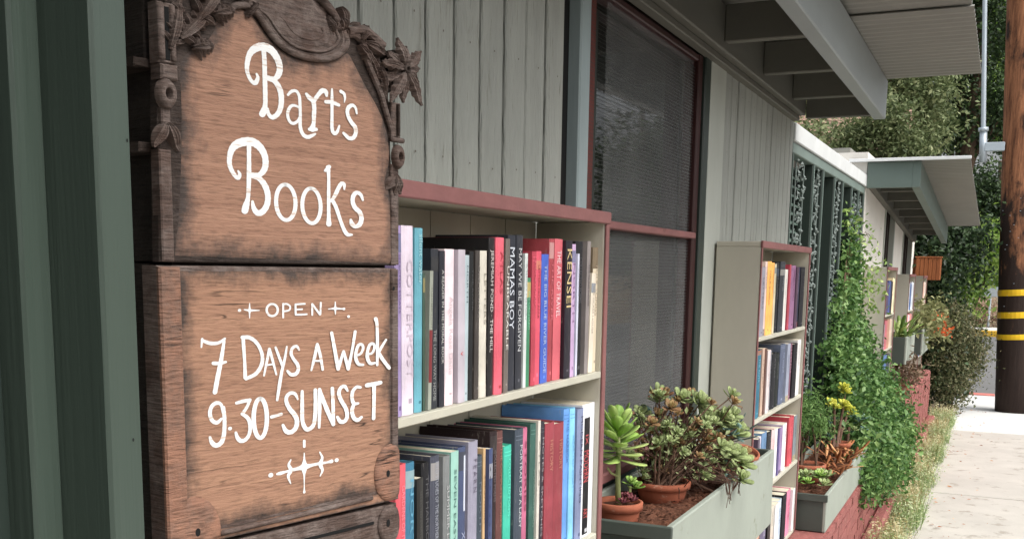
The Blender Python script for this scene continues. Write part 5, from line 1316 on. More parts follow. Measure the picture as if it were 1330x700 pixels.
def fleshy(base, d, up, L, wd, th, mb, cup=.25):
    """thick spoon shaped succulent leaf"""
    d = Vector(d).normalized(); up = Vector(up); up = (up - d * up.dot(d)).normalized(); s_ = d.cross(up)
    nl = 5; vs = []; base = Vector(base)
    prof = [(0, .28), (.25, .5), (.55, .9), (.8, 1.0), (.94, .7), (1.0, .12)]
    for (t, w_) in prof:
        c = base + d * L * t + up * cup * L * t * t
        for (a, b) in ((-1, .35), (0, -.55), (1, .35), (0, .12)):
            vs.append(c + s_ * a * wd * w_ * .5 + up * b * th * (w_ * .8 + .2))
    fs = []
    for i in range(len(prof) - 1):
        for k in range(4):
            fs.append((i * 4 + k, i * 4 + (k + 1) % 4, i * 4 + 4 + (k + 1) % 4, i * 4 + 4 + k))
    fs.append((3, 2, 1, 0)); n = len(prof) - 1; fs.append((n * 4, n * 4 + 1, n * 4 + 2, n * 4 + 3))
    mb.add(vs, fs)
    return len(fs)
def rosette(c, axis, r, n, mb, tones, rr, wide=.42, tight=1.0, th=.10):
    axis = Vector(axis).normalized(); a = Vector((1, 0, 0)) if abs(axis.x) < .8 else Vector((0, 1, 0))
    e1 = axis.cross(a).normalized(); e2 = axis.cross(e1)
    for i in range(n):
        ph = i * 2.39996 + rr.uniform(-.15, .15); t = i / n
        el = (.15 + 1.1 * t * tight)
        d = (e1 * math.cos(ph) + e2 * math.sin(ph)) * math.cos(el) + axis * math.sin(el)
        L = r * (1 - .55 * t)
        k = fleshy(Vector(c) + axis * r * .25 * t, d, axis, L, L * wide * 1.3, L * th, mb, .12)
        tones += [min(1, max(0, .25 + .5 * t + rr.uniform(-.18, .18)))] * k

def finish(mb, tones, name, m, parent, smooth=True):
    o = mb.build(name, m, parent, smooth=smooth); set_tone(o, tones); return o
m_aeo = leafmat('bright_aeonium_leaf', (92, 132, 58), (154, 192, 92), (220, 234, 156), .15, .4)
m_sed = leafmat('grey_green_succulent_leaf', (116, 128, 86), (166, 182, 124), (212, 222, 170), .12, .5)
m_redsed = leafmat('reddish_succulent_leaf', (122, 76, 60), (164, 134, 94), (200, 190, 130), .12, .5)
m_blue = leafmat('blue_grey_succulent_leaf', (92, 124, 118), (136, 170, 162), (176, 204, 196), .1, .5)
m_purp = leafmat('purple_succulent_leaf', (80, 34, 44), (122, 62, 70), (164, 110, 104), .12, .5)
m_yel = leafmat('yellow_green_aeonium_leaf', (150, 158, 48), (204, 206, 80), (236, 226, 130), .15, .45)
m_dry = leafmat('dry_orange_leaf', (128, 74, 46), (184, 120, 76), (222, 172, 122), .2, .7)
m_spike = leafmat('dark_spiky_leaf', (52, 74, 70), (82, 106, 98), (120, 142, 130), .1, .5)
m_stemg = mat('pale_green_stem', (150, 158, 104), .6, .15, 30, .2)

# --- pot A with the tall bright green aeonium
rr = random.Random(3)
pot(-.80, 2.385, .972, .058, .078, 'small round terracotta pot at the near end of the planter')
pl = empty('aeonium_plant', (-.80, 2.385, 1.04), 'bright green long leaved succulent in the small round pot', 'succulent')
top = Vector((-.803, 2.372, 1.215))
MB().tube([(-.80, 2.383, 1.035), (-.802, 2.380, 1.10), (-.801, 2.376, 1.16), tuple(top)], [.0075, .0065, .006, .006], 8).build('stem', m_stemg, pl, smooth=True)
for i in range(30):
    t = i / 30; ph = i * 2.39996
    z = 1.155 + .085 * t
    el = -.32 + 1.3 * t
    L = .082 * (1 - .35 * t) * rr.uniform(.85, 1.1)
    mb = MB(); d = Vector((math.cos(ph) * math.cos(el), math.sin(ph) * math.cos(el), math.sin(el)))
    k = fleshy((top.x, top.y, z), d, (0, 0, 1), L, L * .52, L * .07, mb, .18)
    finish(mb, [min(1, max(0, .3 + .4 * rr.random() + (.3 if t < .35 else 0)))] * k, 'leaf', m_aeo, pl)
MB().tube([(-.801, 2.378, 1.11), (-.806, 2.34, 1.125), (-.808, 2.32, 1.14)], .0025, 6).build('twig', m_stemg, pl)
ps = empty('purple_succulent', (-.785, 2.41, 1.045), 'small purple rosettes at the foot of the bright green succulent', 'succulent')
for (x, y) in ((-.775, 2.405), (-.79, 2.425), (-.768, 2.39), (-.80, 2.415), (-.782, 2.36)):
    mb, tn = MB(), []; rosette((x, y, 1.05), (rr.uniform(-.3, .3), rr.uniform(-.3, .3), 1), .020, 12, mb, tn, rr); finish(mb, tn, 'rosette', m_purp, ps)
gs = empty('green_succulent', (-.81, 2.475, 1.03), 'small green rosette between the two front pots', 'succulent')
for (x, y, z) in ((-.80, 2.47, 1.075), (-.79, 2.485, 1.062)):
    mb, tn = MB(), []; rosette((x, y, z), (.2, -.2, 1), .028, 12, mb, tn, rr); finish(mb, tn, 'rosette', m_aeo, gs)
MB().tube([(-.80, 2.47, 1.0), (-.80, 2.47, 1.07)], .004, 6).build('stem', m_stemg, gs)

# --- trough pot B with the big mixed succulent shrub
pot(-.775, 2.665, .985, .074, .068, 'low round terracotta bowl holding the tangled succulent shrub')
sh = empty('succulent_shrub', (-.78, 2.68, 1.04), 'sprawling woody succulent shrub with pale green and reddish rosettes', 'shrub')
rr = random.Random(11)
tips = []
for i in range(105):
    # stems fan out from the trough, up and over the front edge
    a = rr.uniform(0, 1)
    b0 = Vector((rr.uniform(-.81, -.74), rr.uniform(2.60, 2.86), 1.045))
    yy = rr.uniform(2.55, 2.93)
    xx = rr.uniform(-.87, -.62)
    zz = 1.06 + max(0, rr.gauss(.115, .055)) * (1.25 - .8 * abs(yy - 2.74) / .3)
    if yy > 2.84: xx = rr.uniform(-.72, -.62); zz -= .03
    tip = Vector((xx, yy, min(zz, 1.262)))
    mid = (b0 + tip) / 2 + Vector((rr.uniform(-.02, .02), rr.uniform(-.03, .03), rr.uniform(.0, .03)))
    q = smooth_poly([tuple(b0), tuple(mid), tuple(tip)], 4)
    MB().tube(q, [.0034 - .0018 * k / (len(q) - 1) for k in range(len(q))], 5).build('stem', m_twig, sh)
    tips.append(tip)
for i, tip in enumerate(tips):
    mb, tn = MB(), []
    u = rr.random()
    m = m_sed if u < .60 else (m_redsed if u < .90 else m_blue)
    if tip.y < 2.72 and u > .5: m = m_redsed
    r = rr.uniform(.020, .036) * (1.2 if m is m_sed else .85) * (.75 if tip.y < 2.72 else 1.05)
    rosette(tip, (rr.uniform(-.1, .8), rr.uniform(-.7, .2), rr.uniform(.4, 1)), r, rr.randint(11, 15), mb, tn, rr)
    finish(mb, tn, 'rosette', m, sh)
for (x, y, z, r, m) in ((-.67, 2.84, 1.19, .05, m_sed), (-.65, 2.90, 1.155, .046, m_sed), (-.70, 2.79, 1.205, .042, m_sed), (-.67, 2.95, 1.145, .045, m_blue), (-.63, 2.84, 1.10, .042, m_sed), (-.625, 2.93, 1.065, .04, m_sed), (-.615, 2.88, 1.03, .034, m_sed), (-.63, 2.97, 1.085, .03, m_redsed), (-.75, 2.62, 1.25, .026, m_redsed), (-.78, 2.56, 1.215, .022, m_redsed), (-.75, 2.72, 1.262, .034, m_sed)):
    mb, tn = MB(), []; rosette((x, y, z), (.55, -.45, .8), r * 1.2, 15, mb, tn, rr); finish(mb, tn, 'rosette', m, sh)
    MB().tube([(x - .004, y + .004, z), (x - .03, y - .02, z - .05), (-.75, 2.76, 1.05)], [.003, .0035, .004], 5).build('stem', m_twig, sh)
# brown hanging roots and dead twigs over the front board
mb = MB()
for i in range(90):
    y = rr.uniform(2.60, 2.90); x = rr.uniform(-.80, -.632)
    p0 = Vector((x, y, rr.uniform(1.045, 1.12)))
    if rr.random() < .4 and y > 2.72:
        p2 = Vector((-.618 + rr.uniform(0, .012), y + rr.uniform(-.04, .03), rr.uniform(.985, 1.035))); p1 = Vector((-.628 + rr.uniform(0, .02), y, 1.05))
    else:
        p2 = p0 + Vector((rr.uniform(-.05, .05), rr.uniform(-.06, .06), rr.uniform(-.06, .05))); p2.z = max(p2.z, 1.02); p1 = (p0 + p2) / 2 + Vector((rr.uniform(-.02, .02), rr.uniform(-.02, .02), .01))
    mb.tube([p0, p1, p2], [.0016, .0014, .0008], 4, cap=False)
mb.build('dead_twigs', mat('dead_twig', (78, 58, 48), .9, .25, 40, .3), sh)['kind'] = 'stuff'
leaf_cloud('small_leaves', [(-.75, 2.70, 1.13, .07, .14, .08), (-.68, 2.84, 1.12, .05, .10, .07)], 800, .016, m_sed, sh, seed=91, shell=.2, clump=.3, perclump=7)['kind'] = 'stuff'
for nm_, (x, y, z, r, m, n) in {'a': (-.83, 2.70, 1.075, .03, m_purp, 14)}.items():
    mb, tn = MB(), []; rosette((x, y, z), (0, 0, 1), r, n, mb, tn, rr); finish(mb, tn, 'rosette', m, sh)
# --- spiky agave and pot at the far end
ag = empty('agave_plant', (-.76, 3.33, 1.01), 'dark spiky agave at the far end of the window planter', 'succulent')
for i in range(30):
    ph = i * 2.39996; el = .25 + 1.1 * i / 30
    mb = MB(); d = (math.cos(ph) * math.cos(el), math.sin(ph) * math.cos(el), math.sin(el))
    k = fleshy((-.76, 3.33, 1.06), d, (0, 0, 1), .105 * rr.uniform(.8, 1.1), .014, .005, mb, .05)
    finish(mb, [rr.random()] * k, 'leaf', m_spike, ag)
MB().tube([(-.76, 3.33, 1.0), (-.76, 3.33, 1.065)], .012, 7).build('stem', m_twig, ag)
MB().tube([(-.76, 3.33, 1.05), (-.75, 3.38, 1.13), (-.735, 3.42, 1.165)], .0016, 5).build('dry_stalk', m_twig, ag)
pot(-.70, 3.25, .985, .045, .075, 'terracotta pot leaning at the far end of the window planter').rotation_euler = (.25, .3, 0)

# --- planter 2
rr = random.Random(21)
pot(-.79, 5.22, .60, .085, .085, 'wide terracotta bowl in the second planter under the feathery plant')
pot(-.74, 5.95, .60, .06, .09, 'terracotta pot behind the yellow green succulents')
jp = empty('feathery_plant', (-.79, 5.22, .67), 'feathery green upright plant in the wide terracotta bowl', 'plant')
tips = []
for i in range(7):
    x, y = -.79 + rr.uniform(-.05, .05), 5.22 + rr.uniform(-.06, .06)
    tx, ty, tz = x + rr.uniform(-.05, .06), y + rr.uniform(-.1, .14), rr.uniform(.90, 1.02)
    MB().tube([(x, y, .665), ((x + tx) / 2 + .01, (y + ty) / 2, .8), (tx, ty, tz)], [.006, .005, .003], 6).build('stem', m_twig, jp); tips.append((tx, ty, tz))
m_feather = leafmat('feathery_leaf', (64, 96, 52), (104, 140, 76), (150, 180, 112), .25, .6)
leaf_cloud('foliage', [(t[0], t[1], t[2] - .05, .06, .09, .10) for t in tips], 3000, .026, m_feather, jp, seed=5, aspect=.24, shell=.2, clump=.25)
ae = empty('aeonium_tree', (-.74, 5.75, .60), 'branching succulent with yellow green flower heads in the second planter', 'succulent')
heads = [(-.745, 6.10, .955, .05), (-.77, 5.88, .905, .05), (-.735, 5.98, .88, .05), (-.715, 6.04, .845, .045), (-.76, 5.80, .90, .035)]
for (x, y, z, r) in heads:
    MB().tube([(-.75 + rr.uniform(-.02, .02), 5.85 + rr.uniform(-.1, .1), .60), ((x - .75) / 2, (y + 5.85) / 2, .75), (x, y, z)], [.009, .007, .006], 6).build('stem', m_twig, ae)
    for q in range(4):
        mb, tn = MB(), []; rosette((x + rr.uniform(-.02, .02), y + rr.uniform(-.05, .05), z + rr.uniform(-.012, .012)), (.3, -.35, .8), r * rr.uniform(.7, 1), 15, mb, tn, rr); finish(mb, tn, 'rosette', m_yel, ae)
dl = empty('dry_plant', (-.72, 5.5, .60), 'clump of dried orange brown leaves in the second planter', 'plant')
mb, tn = MB(), []
for i in range(90):
    x, y = rr.uniform(-.80, -.63), rr.uniform(5.25, 5.95); a = rr.uniform(0, 6.28)
    k = fleshy((x, y, .615 + rr.uniform(0, .05)), (math.cos(a), math.sin(a), rr.uniform(-.1, .8)), (0, 0, 1), rr.uniform(.05, .13), .02, .003, mb, rr.uniform(-.2, .3)); tn += [rr.random()] * k
finish(mb, tn, 'dry_leaves', m_dry, dl)['kind'] = 'stuff'
ls = empty('low_succulent', (-.74, 5.0, .60), 'low pale green rosettes at the near end of the second planter', 'succulent')
for i in range(16):
    mb, tn = MB(), []; rosette((rr.uniform(-.86, -.665), rr.uniform(4.84, 5.14), .63 + rr.uniform(0, .035)), (rr.uniform(-.3, .3), -.3, 1), rr.uniform(.035, .055), 13, mb, tn, rr); finish(mb, tn, 'rosette', m_sed if i % 3 else m_aeo, ls)
gb = empty('grey_succulent', (-.7, 6.12, .60), 'pale grey green bushy succulent beside the vine', 'succulent')
for i in range(18):
    mb, tn = MB(), []; rosette((rr.uniform(-.84, -.64), rr.uniform(6.0, 6.3), .66 + rr.uniform(0, .13)), (rr.uniform(-.4, .4), -.3, 1), rr.uniform(.03, .045), 11, mb, tn, rr); finish(mb, tn, 'rosette', m_blue if i % 2 else m_sed, gb)
MB().tube([(-.72, 6.12, .60), (-.72, 6.14, .75)], .01, 6).build('stem', m_twig, gb)

# --- plants in the two far planters
m_lg = leafmat('light_green_leaf', (92, 124, 62), (146, 174, 92), (196, 210, 140), .3, .5)
p_ = empty('leafy_plant', (-.72, 9.3, 1.07), 'light green strappy plant in the planter by the third bookcase', 'plant')
mb, tn = MB(), []
for i in range(46):
    a = rr.uniform(0, 6.28); el = rr.uniform(.3, 1.4)
    k = fleshy((-.72 + rr.uniform(-.05, .05), 9.35 + rr.uniform(-.18, .2), 1.08), (math.cos(a) * math.cos(el), math.sin(a) * math.cos(el), math.sin(el)), (0, 0, 1), rr.uniform(.12, .24), .035, .004, mb, -.25); tn += [rr.random()] * k
finish(mb, tn, 'leaves', m_lg, p_)
p_ = empty('leafy_plant', (-.72, 11.5, 1.05), 'pale dry leaved plant in the planter by the farthest bookcase', 'plant')
m_pale = leafmat('pale_tan_leaf', (96, 104, 66), (146, 150, 102), (196, 190, 146), .3, .6)
leaf_cloud('foliage', [(-.68, 11.4, 1.15, .12, .3, .13)], 900, .05, m_pale, p_, seed=8, shell=.2)
MB().tube([(-.70, 11.45, 1.04), (-.69, 11.42, 1.16)], .012, 6).build('stem', m_twig, p_)
p_ = empty('leafy_plant', (-.69, 9.35, .70), 'reddish brown small plant under the small grey planter', 'plant')
m_rb = leafmat('reddish_leaf', (70, 56, 46), (112, 92, 74), (150, 132, 104), .2, .6)
leaf_cloud('foliage', [(-.68, 9.35, .77, .07, .2, .08)], 700, .035, m_rb, p_, seed=9, shell=.2)
pot(-.69, 9.35, .601, .055, .11, 'terracotta pot on the brick wall holding the reddish plant')

# ================================================================== GREEN VINE over the porch and wall
m_vine = leafmat('vine_leaf', (40, 70, 36), (78, 116, 58), (142, 172, 104), .28, .45)
vine = empty('climbing_vine', (-.75, 6.9, 0), 'dense green vine climbing the porch screen and spilling over the wall', 'vine')
V = [(-.92, 7.35, 1.62, .04, .22, .30), (-.90, 7.15, 1.35, .06, .5, .25), (-.85, 6.95, 1.12, .11, .62, .22), (-.76, 6.85, .90, .17, .75, .22), (-.68, 6.95, .68, .18, .95, .24), (-.60, 7.1, .50, .15, 1.0, .17), (-.56, 7.2, .36, .10, .7, .10), (-.60, 8.0, .50, .10, .4, .18), (-.60, 6.15, .46, .07, .22, .12)]
leaf_cloud('foliage', V, 32000, .027, m_vine, vine, seed=12, shell=.3, clump=.3, aspect=.6, perclump=10, up=.35)
leaf_cloud('large_leaves', V, 5500, .038, leafmat('vine_new_leaf', (60, 94, 46), (100, 136, 72), (156, 184, 114), .3, .4), vine, seed=14, shell=.6, clump=.25, aspect=.62, perclump=5, up=.5)
mb = MB()
for i in range(26):
    y = 6.9 + rr.uniform(-.6, .6)
    mb.tube([(-.70 + rr.uniform(-.1, .1), y, .02), (-.78 + rr.uniform(-.1, .08), y + rr.uniform(-.3, .3), .6), (-.88, 7.1 + rr.uniform(-.4, .4), 1.1), (-.915, 7.3 + rr.uniform(-.25, .25), 1.5 + rr.uniform(0, .35))], [.010, .007, .004, .002], 5)
for i in range(10):
    z = rr.uniform(1.3, 1.85); y = 7.5 + rr.uniform(-.2, .3)
    mb.tube([(-.92, y, z), (-.88, y + .12, z + .08), (-.85, y + .3, z + rr.uniform(0, .12))], [.003, .002, .001], 4)
mb.build('stems', m_twig, vine)['kind'] = 'stuff'
leaf_cloud('shoots', [(-.88, 7.75, 1.70, .03, .16, .14), (-.87, 7.95, 1.50, .03, .14, .2), (-.91, 7.3, 1.88, .02, .12, .1)], 420, .035, m_lg, vine, seed=13, shell=.1, perclump=4)['kind'] = 'stuff'

# ================================================================== DRY WEEDS along the wall foot
m_weed = leafmat('dry_weed', (134, 116, 76), (186, 172, 124), (222, 214, 178), .3, .7)
m_weedg = leafmat('pale_weed_leaf', (104, 128, 76), (150, 172, 112), (206, 214, 176), .3, .6)
def weeds(y0, y1, x0, x1, h, n, seed, label, m, leafy):
    r = random.Random(seed)
    mb, tn = MB(), []
    for i in range(n):
        y = r.uniform(y0, y1); cl = .5 + .5 * math.sin(y * 5.1 + seed) 
        if r.random() > .35 + .65 * cl: continue
        x = r.uniform(x0, x1 - (x1 - x0) * .5 * r.random() * (1 - cl)); hh = h * r.uniform(.35, 1) * (.6 + .5 * cl)
        a = r.uniform(0, 6.28); l = hh * r.uniform(.1, .6); w = .0022
        p0 = Vector((x, y, -.02)); p2 = Vector((x + math.cos(a) * l, y + math.sin(a) * l, hh)); p1 = (p0 + p2) / 2 + Vector((0, 0, hh * .15))
        s = Vector((-math.sin(a), math.cos(a), 0)) * w
        mb.add([p0 - s, p0 + s, p1 + s * .8, p1 - s * .8, p2], [(0, 1, 2, 3), (3, 2, 4)]); t = r.random(); tn += [t, t]
        if r.random() < leafy:
            for q in range(6):
                c = p0.lerp(p2, r.uniform(.3, 1)) + Vector((r.gauss(0, .012), r.gauss(0, .012), r.gauss(0, .012))); b = r.uniform(0, 6.28); sz = r.uniform(.006, .014)
                d = Vector((math.cos(b), math.sin(b), r.uniform(-.4, .6))) * sz; e_ = Vector((-math.sin(b), math.cos(b), r.uniform(-.3, .3))) * sz * .5
                mb.add([c - d, c + e_, c + d, c - e_], [(0, 1, 2, 3)]); tn += [min(1, t + r.uniform(0, .4))]
    o = mb.build('weeds', m, None, loc=((x0 + x1) / 2, (y0 + y1) / 2, 0)); set_tone(o, tn); tag(o, label, 'weeds', kind='stuff')
weeds(5.2, 13.0, -.60, -.38, .22, 3800, 1, 'dry straw coloured weeds along the foot of the brick wall', m_weed, .5)
weeds(5.6, 12.6, -.58, -.35, .18, 4600, 2, 'pale green flowering weeds along the edge of the sidewalk', m_weedg, .9)

# ================================================================== SHRUBS, IVY AND TREES
def shrub(name, loc, ells, n, size, m, label, cat='shrub', seed=1, stems=8, group=None, **kw):
    e = empty(name, loc, label, cat, group)
    leaf_cloud('foliage', ells, n, size, m, e, seed=seed, **kw)
    r = random.Random(seed); mb = MB()
    for i in range(stems):
        c = r.choice(ells); t = Vector((c[0] + r.uniform(-.5, .5) * c[3], c[1] + r.uniform(-.5, .5) * c[4], c[2] + r.uniform(-.3, .5) * c[5]))
        b = Vector(loc) + Vector((r.uniform(-.06, .06), r.uniform(-.06, .06), 0)); md = b.lerp(t, .5) + Vector((r.uniform(-.08, .08), r.uniform(-.08, .08), .05))
        mb.tube([b, md, t], [.022, .014, .006], 5)
    mb.build('stems', m_bark, e)
    return e
m_dull = leafmat('dull_shrub_leaf', (50, 60, 36), (94, 100, 66), (152, 142, 112), .25, .6)
shrub('wall_shrub', (-.50, 13.6, 0), [(-.58, 13.4, .62, .30, .5, .45), (-.36, 13.6, .72, .26, .45, .36), (-.55, 13.4, 1.0, .28, .45, .25), (-.42, 13.3, .35, .14, .3, .28)], 24000, .034, m_dull, 'brown green rounded shrub leaning over the sidewalk with orange flowers', seed=31, stems=14, shell=.4)
m_fl = leafmat('orange_petal', (214, 84, 34), (232, 110, 60), (246, 150, 90), .2, .5)
fl = bpy.data.objects['wall_shrub']
leaf_cloud('flowers', [(-.60, 12.95, 1.08, .05, .05, .03), (-.56, 12.9, .96, .06, .05, .03), (-.66, 13.0, 1.13, .04, .05, .02)], 260, .045, m_fl, fl, seed=33, shell=.1, perclump=8, clump=.15)
m_ivy = leafmat('dark_ivy_leaf', (20, 34, 20), (42, 62, 36), (92, 116, 76), .2, .4)
shrub('ivy_mass', (-.95, 13.7, 0), [(-.95, 13.7, 1.1, .38, .6, .8), (-.85, 13.6, 1.75, .42, .6, .55), (-.62, 14.0, 2.0, .42, .6, .42), (-.72, 13.5, .6, .3, .4, .5)], 21000, .06, m_ivy, 'dark green ivy covering the end of the stucco building', 'ivy', seed=41, stems=16, shell=.5)
m_bush2 = leafmat('light_green_bush_leaf', (66, 96, 40), (118, 150, 66), (186, 204, 116), .35, .45)  # the bush's own light green, tone varied per leaf
shrub('corner_bush', (-.7, 16.6, 0), [(-.50, 16.8, 1.85, .45, .8, .4), (-.25, 16.9, 1.95, .35, .8, .35), (-.8, 16.7, 1.4, .5, .7, .6)], 9000, .075, m_bush2, 'light green bush beyond the ivy at the corner', 'bush', seed=43, stems=12, shell=.4)

def tree(loc, h, r0, ells, n, size, m, label, seed, group='trees behind the buildings', cat='tree', **kw):
    e = empty('tree', loc, label, cat, group)
    r = random.Random(seed); mb = MB(); L = Vector(loc)
    top = L + Vector((r.uniform(-.3, .3), r.uniform(-.3, .3), h))
    pts = [L, L.lerp(top, .35) + Vector((r.uniform(-.15, .15), r.uniform(-.15, .15), 0)), L.lerp(top, .7) + Vector((r.uniform(-.2, .2), r.uniform(-.2, .2), 0)), top]
    q = [Vector(p) for p in smooth_poly([tuple(p) for p in pts], 4)]
    mb.tube(q, [r0 * (1 - .75 * i / (len(q) - 1)) for i in range(len(q))], 9)
    for c in ells:
        b = q[r.randint(len(q) // 3, len(q) - 3)]; t = Vector(c[:3])
        md = b.lerp(t, .5) + Vector((r.uniform(-.2, .2), r.uniform(-.2, .2), -.15))
        mb.tube([b, md, t], [r0 * .42, r0 * .28, r0 * .08], 6)
        for k in range(3):
            t2 = t + Vector((r.uniform(-.8, .8) * c[3], r.uniform(-.8, .8) * c[4], r.uniform(-.4, .8) * c[5]))
            mb.tube([md, md.lerp(t2, .6), t2], [r0 * .2, r0 * .12, r0 * .04], 5)
    mb.build('trunk', m_bark, e)
    leaf_cloud('crown', ells, n, size, m, e, seed=seed, **kw)
    return e
m_olive = leafmat('olive_tree_leaf', (66, 80, 48), (106, 120, 78), (160, 166, 122), .3, .6)
m_dkt = leafmat('dark_tree_leaf', (26, 40, 24), (50, 70, 40), (92, 116, 68), .25, .5)
m_bright = leafmat('bright_tree_leaf', (74, 104, 44), (124, 158, 70), (184, 208, 116), .35, .5)
tree((-4.5, 27, 0), 6.5, .28, [(-5.6, 27, 5.4, 1.3, 1.5, .9), (-4.0, 27, 5.9, 1.3, 1.5, 1.1), (-2.7, 26.5, 5.8, 1.1, 1.2, 1.2), (-3.4, 26.5, 4.7, 1.0, 1.0, .6), (-2.2, 26.5, 4.9, .9, 1.0, 1.0), (-3.2, 26.2, 5.4, 1.2, 1.0, .9), (-2.0, 25.6, 5.6, .8, 1.0, .8)], 34000, .105, m_olive, 'grey olive tree behind the tiled roof', 51, shell=.35)
tree((-1.35, 30, 0), 8.5, .30, [(-1.8, 30, 6.6, .9, 1.2, .9), (-.9, 30, 7.6, .9, 1.2, 1.0), (-.4, 30, 5.7, .8, 1.0, 1.0), (-1.2, 30, 8.8, 1.0, 1.2, .8), (-2.4, 30.5, 5.5, .9, 1.0, .7), (-1.6, 30, 5.2, .9, 1.0, .5)], 18000, .12, m_dkt, 'dark crowned tree with a visible trunk behind the far awning', 52, shell=.4)
tree((.6, 38, 0), 10, .3, [(-.1, 38, 8.6, 1.2, 1.5, 1.3), (.9, 38, 10.2, 1.4, 1.5, 1.4), (-.6, 37, 6.6, .9, 1.2, .9), (.3, 38, 6.8, 1.0, 1.2, .9), (-.7, 38, 10.0, 1.0, 1.2, 1.0)], 13000, .17, m_bright, 'bright green tall tree beside the utility pole', 53, shell=.35)
tree((-.6, 36, 0), 5, .2, [(-.9, 36, 4.1, .9, 1.2, .9), (.1, 36, 3.6, .9, 1.2, .8), (-1.6, 36, 3.2, .8, 1.0, .8)], 11000, .12, m_dkt, 'low dark green tree across the side street', 54, shell=.3)
tree((-8.5, 32, 0), 6, .26, [(-8.3, 32, 6.3, 1.6, 1.6, 1.2), (-6.6, 32, 6.6, 1.5, 1.6, 1.0), (-10, 32, 5.8, 1.5, 1.6, 1.2)], 9000, .15, m_dkt, 'dark green tree at the back left of the olive tree', 55, shell=.35)
# across the street (mirrored in the window glass)
tree((10.5, 24, 0), 7, .3, [(10.5, 24, 5.4, 2.2, 2.6, 1.8), (9.6, 21.5, 4.0, 1.6, 2.0, 1.5), (11, 27, 4.4, 1.6, 2.0, 1.6)], 9000, .2, m_dkt, 'dark tree across the street, mirrored in the window glass', 61, group='trees across the street', shell=.4)
tree((11, 41, 0), 8, .32, [(11, 40, 5.6, 2.4, 3.4, 2.2), (10, 44, 6.4, 2.2, 3.0, 2.4), (10.6, 36.5, 2.6, 1.6, 2.0, 1.8)], 9000, .2, m_dkt, 'farther dark tree across the street, mirrored in the window glass', 62, group='trees across the street', shell=.4)

shrub('olive_sapling', (-2.0, 19.5, 0), [(-2.0, 19.5, 4.15, .42, .5, .45), (-2.5, 19.6, 3.85, .5, .5, .3), (-1.6, 19.5, 3.7, .4, .5, .4)], 6500, .075, m_olive, 'loose olive green sapling in front of the tiled roof', 'tree', seed=81, stems=10, shell=.2)
# hedge and low planting across the side street
m_pinkish = leafmat('pale_blossom', (150, 120, 100), (196, 170, 146), (228, 212, 190), .25, .6)
shrub('border_shrub', (-.5, 34.2, .1), [(-.6, 34, .55, .9, .5, .45), (.5, 34, .5, .7, .5, .4)], 4500, .07, m_pinkish, 'pale pinkish border planting behind the yellow kerb', seed=71, stems=10, shell=.3)
shrub('border_shrub', (-2.2, 35, .1), [(-2.2, 35, 1.1, 1.2, .8, 1.0), (-1.2, 35.4, 1.5, .8, .8, .8)], 6000, .10, m_dkt, 'dark green hedge behind the yellow kerb', seed=72, stems=10, shell=.3)

# ================================================================== HOUSE WITH TILED ROOF behind
hs_ = empty('tiled_house', (-4.2, 22, 0), 'house with weathered pinkish tiled roof behind the porch', 'house')
m_tile = mat('weathered_roof_tile', (158, 130, 114), .9, .45, 9, .6, 30, rnd=0, wear=((88, 84, 60), .50, 3.5))
MB().box(-7.5, -2.15, 20.4, 26, 0, 3.62).build('wall', m_stucco, hs_)
m_gutter = mat('brown_eave', (92, 84, 70), .7, .1, 4)
MB().box(-7.7, -1.95, 19.95, 20.05, 3.6, 3.74, .01).build('eave_board', m_gutter, hs_)
mb = MB(); nr = 18; tn = []
for i in range(nr):
    y = 20.0 + i * .22; z = 3.745 + i * .067
    x = -7.7 + random.uniform(0, .1)
    while x < -2.0:
        wd = random.uniform(.14, .26); dz = random.uniform(0, .012); k = min(x + wd * .97, -1.95); e_ = random.uniform(-.02, .02); t = random.random() ** 1.2
        mb.add([(x, y + e_, z + dz), (k, y + e_, z + dz), (k, y + .28, z + .075 + dz), (x, y + .28, z + .075 + dz), (x, y + e_, z - .018 + dz), (k, y + e_, z - .018 + dz)], [(0, 1, 2, 3), (4, 5, 1, 0)])
        tn += [t, t]; x += wd
o = mb.build('roof_tiles', leafmat('weathered_roof_tile', (86, 78, 62), (150, 120, 104), (200, 168, 150), 0, .9), hs_); set_tone(o, tn); o['kind'] = 'stuff'
o = leaf_cloud('leaf_litter', [(-3.6, 21.2, 4.12, 1.6, 1.2, .28, 1.0), (-2.4, 21.0, 4.08, .6, 1.0, .3, .8)], 2200, .10, m_olive, hs_, seed=77, shell=0, up=.9, flat=.6); o['kind'] = 'stuff'
MB().add([(-7.7, 20.0, 3.70), (-1.97, 20.0, 3.70), (-1.97, 24.0, 4.90), (-7.7, 24.0, 4.90)], [(0, 1, 2, 3)]).build('roof_deck', m_gutter, hs_)
MB().box(-7.6, -2.0, 23.9, 26.2, 4.6, 4.95).build('ridge', m_tile, hs_)

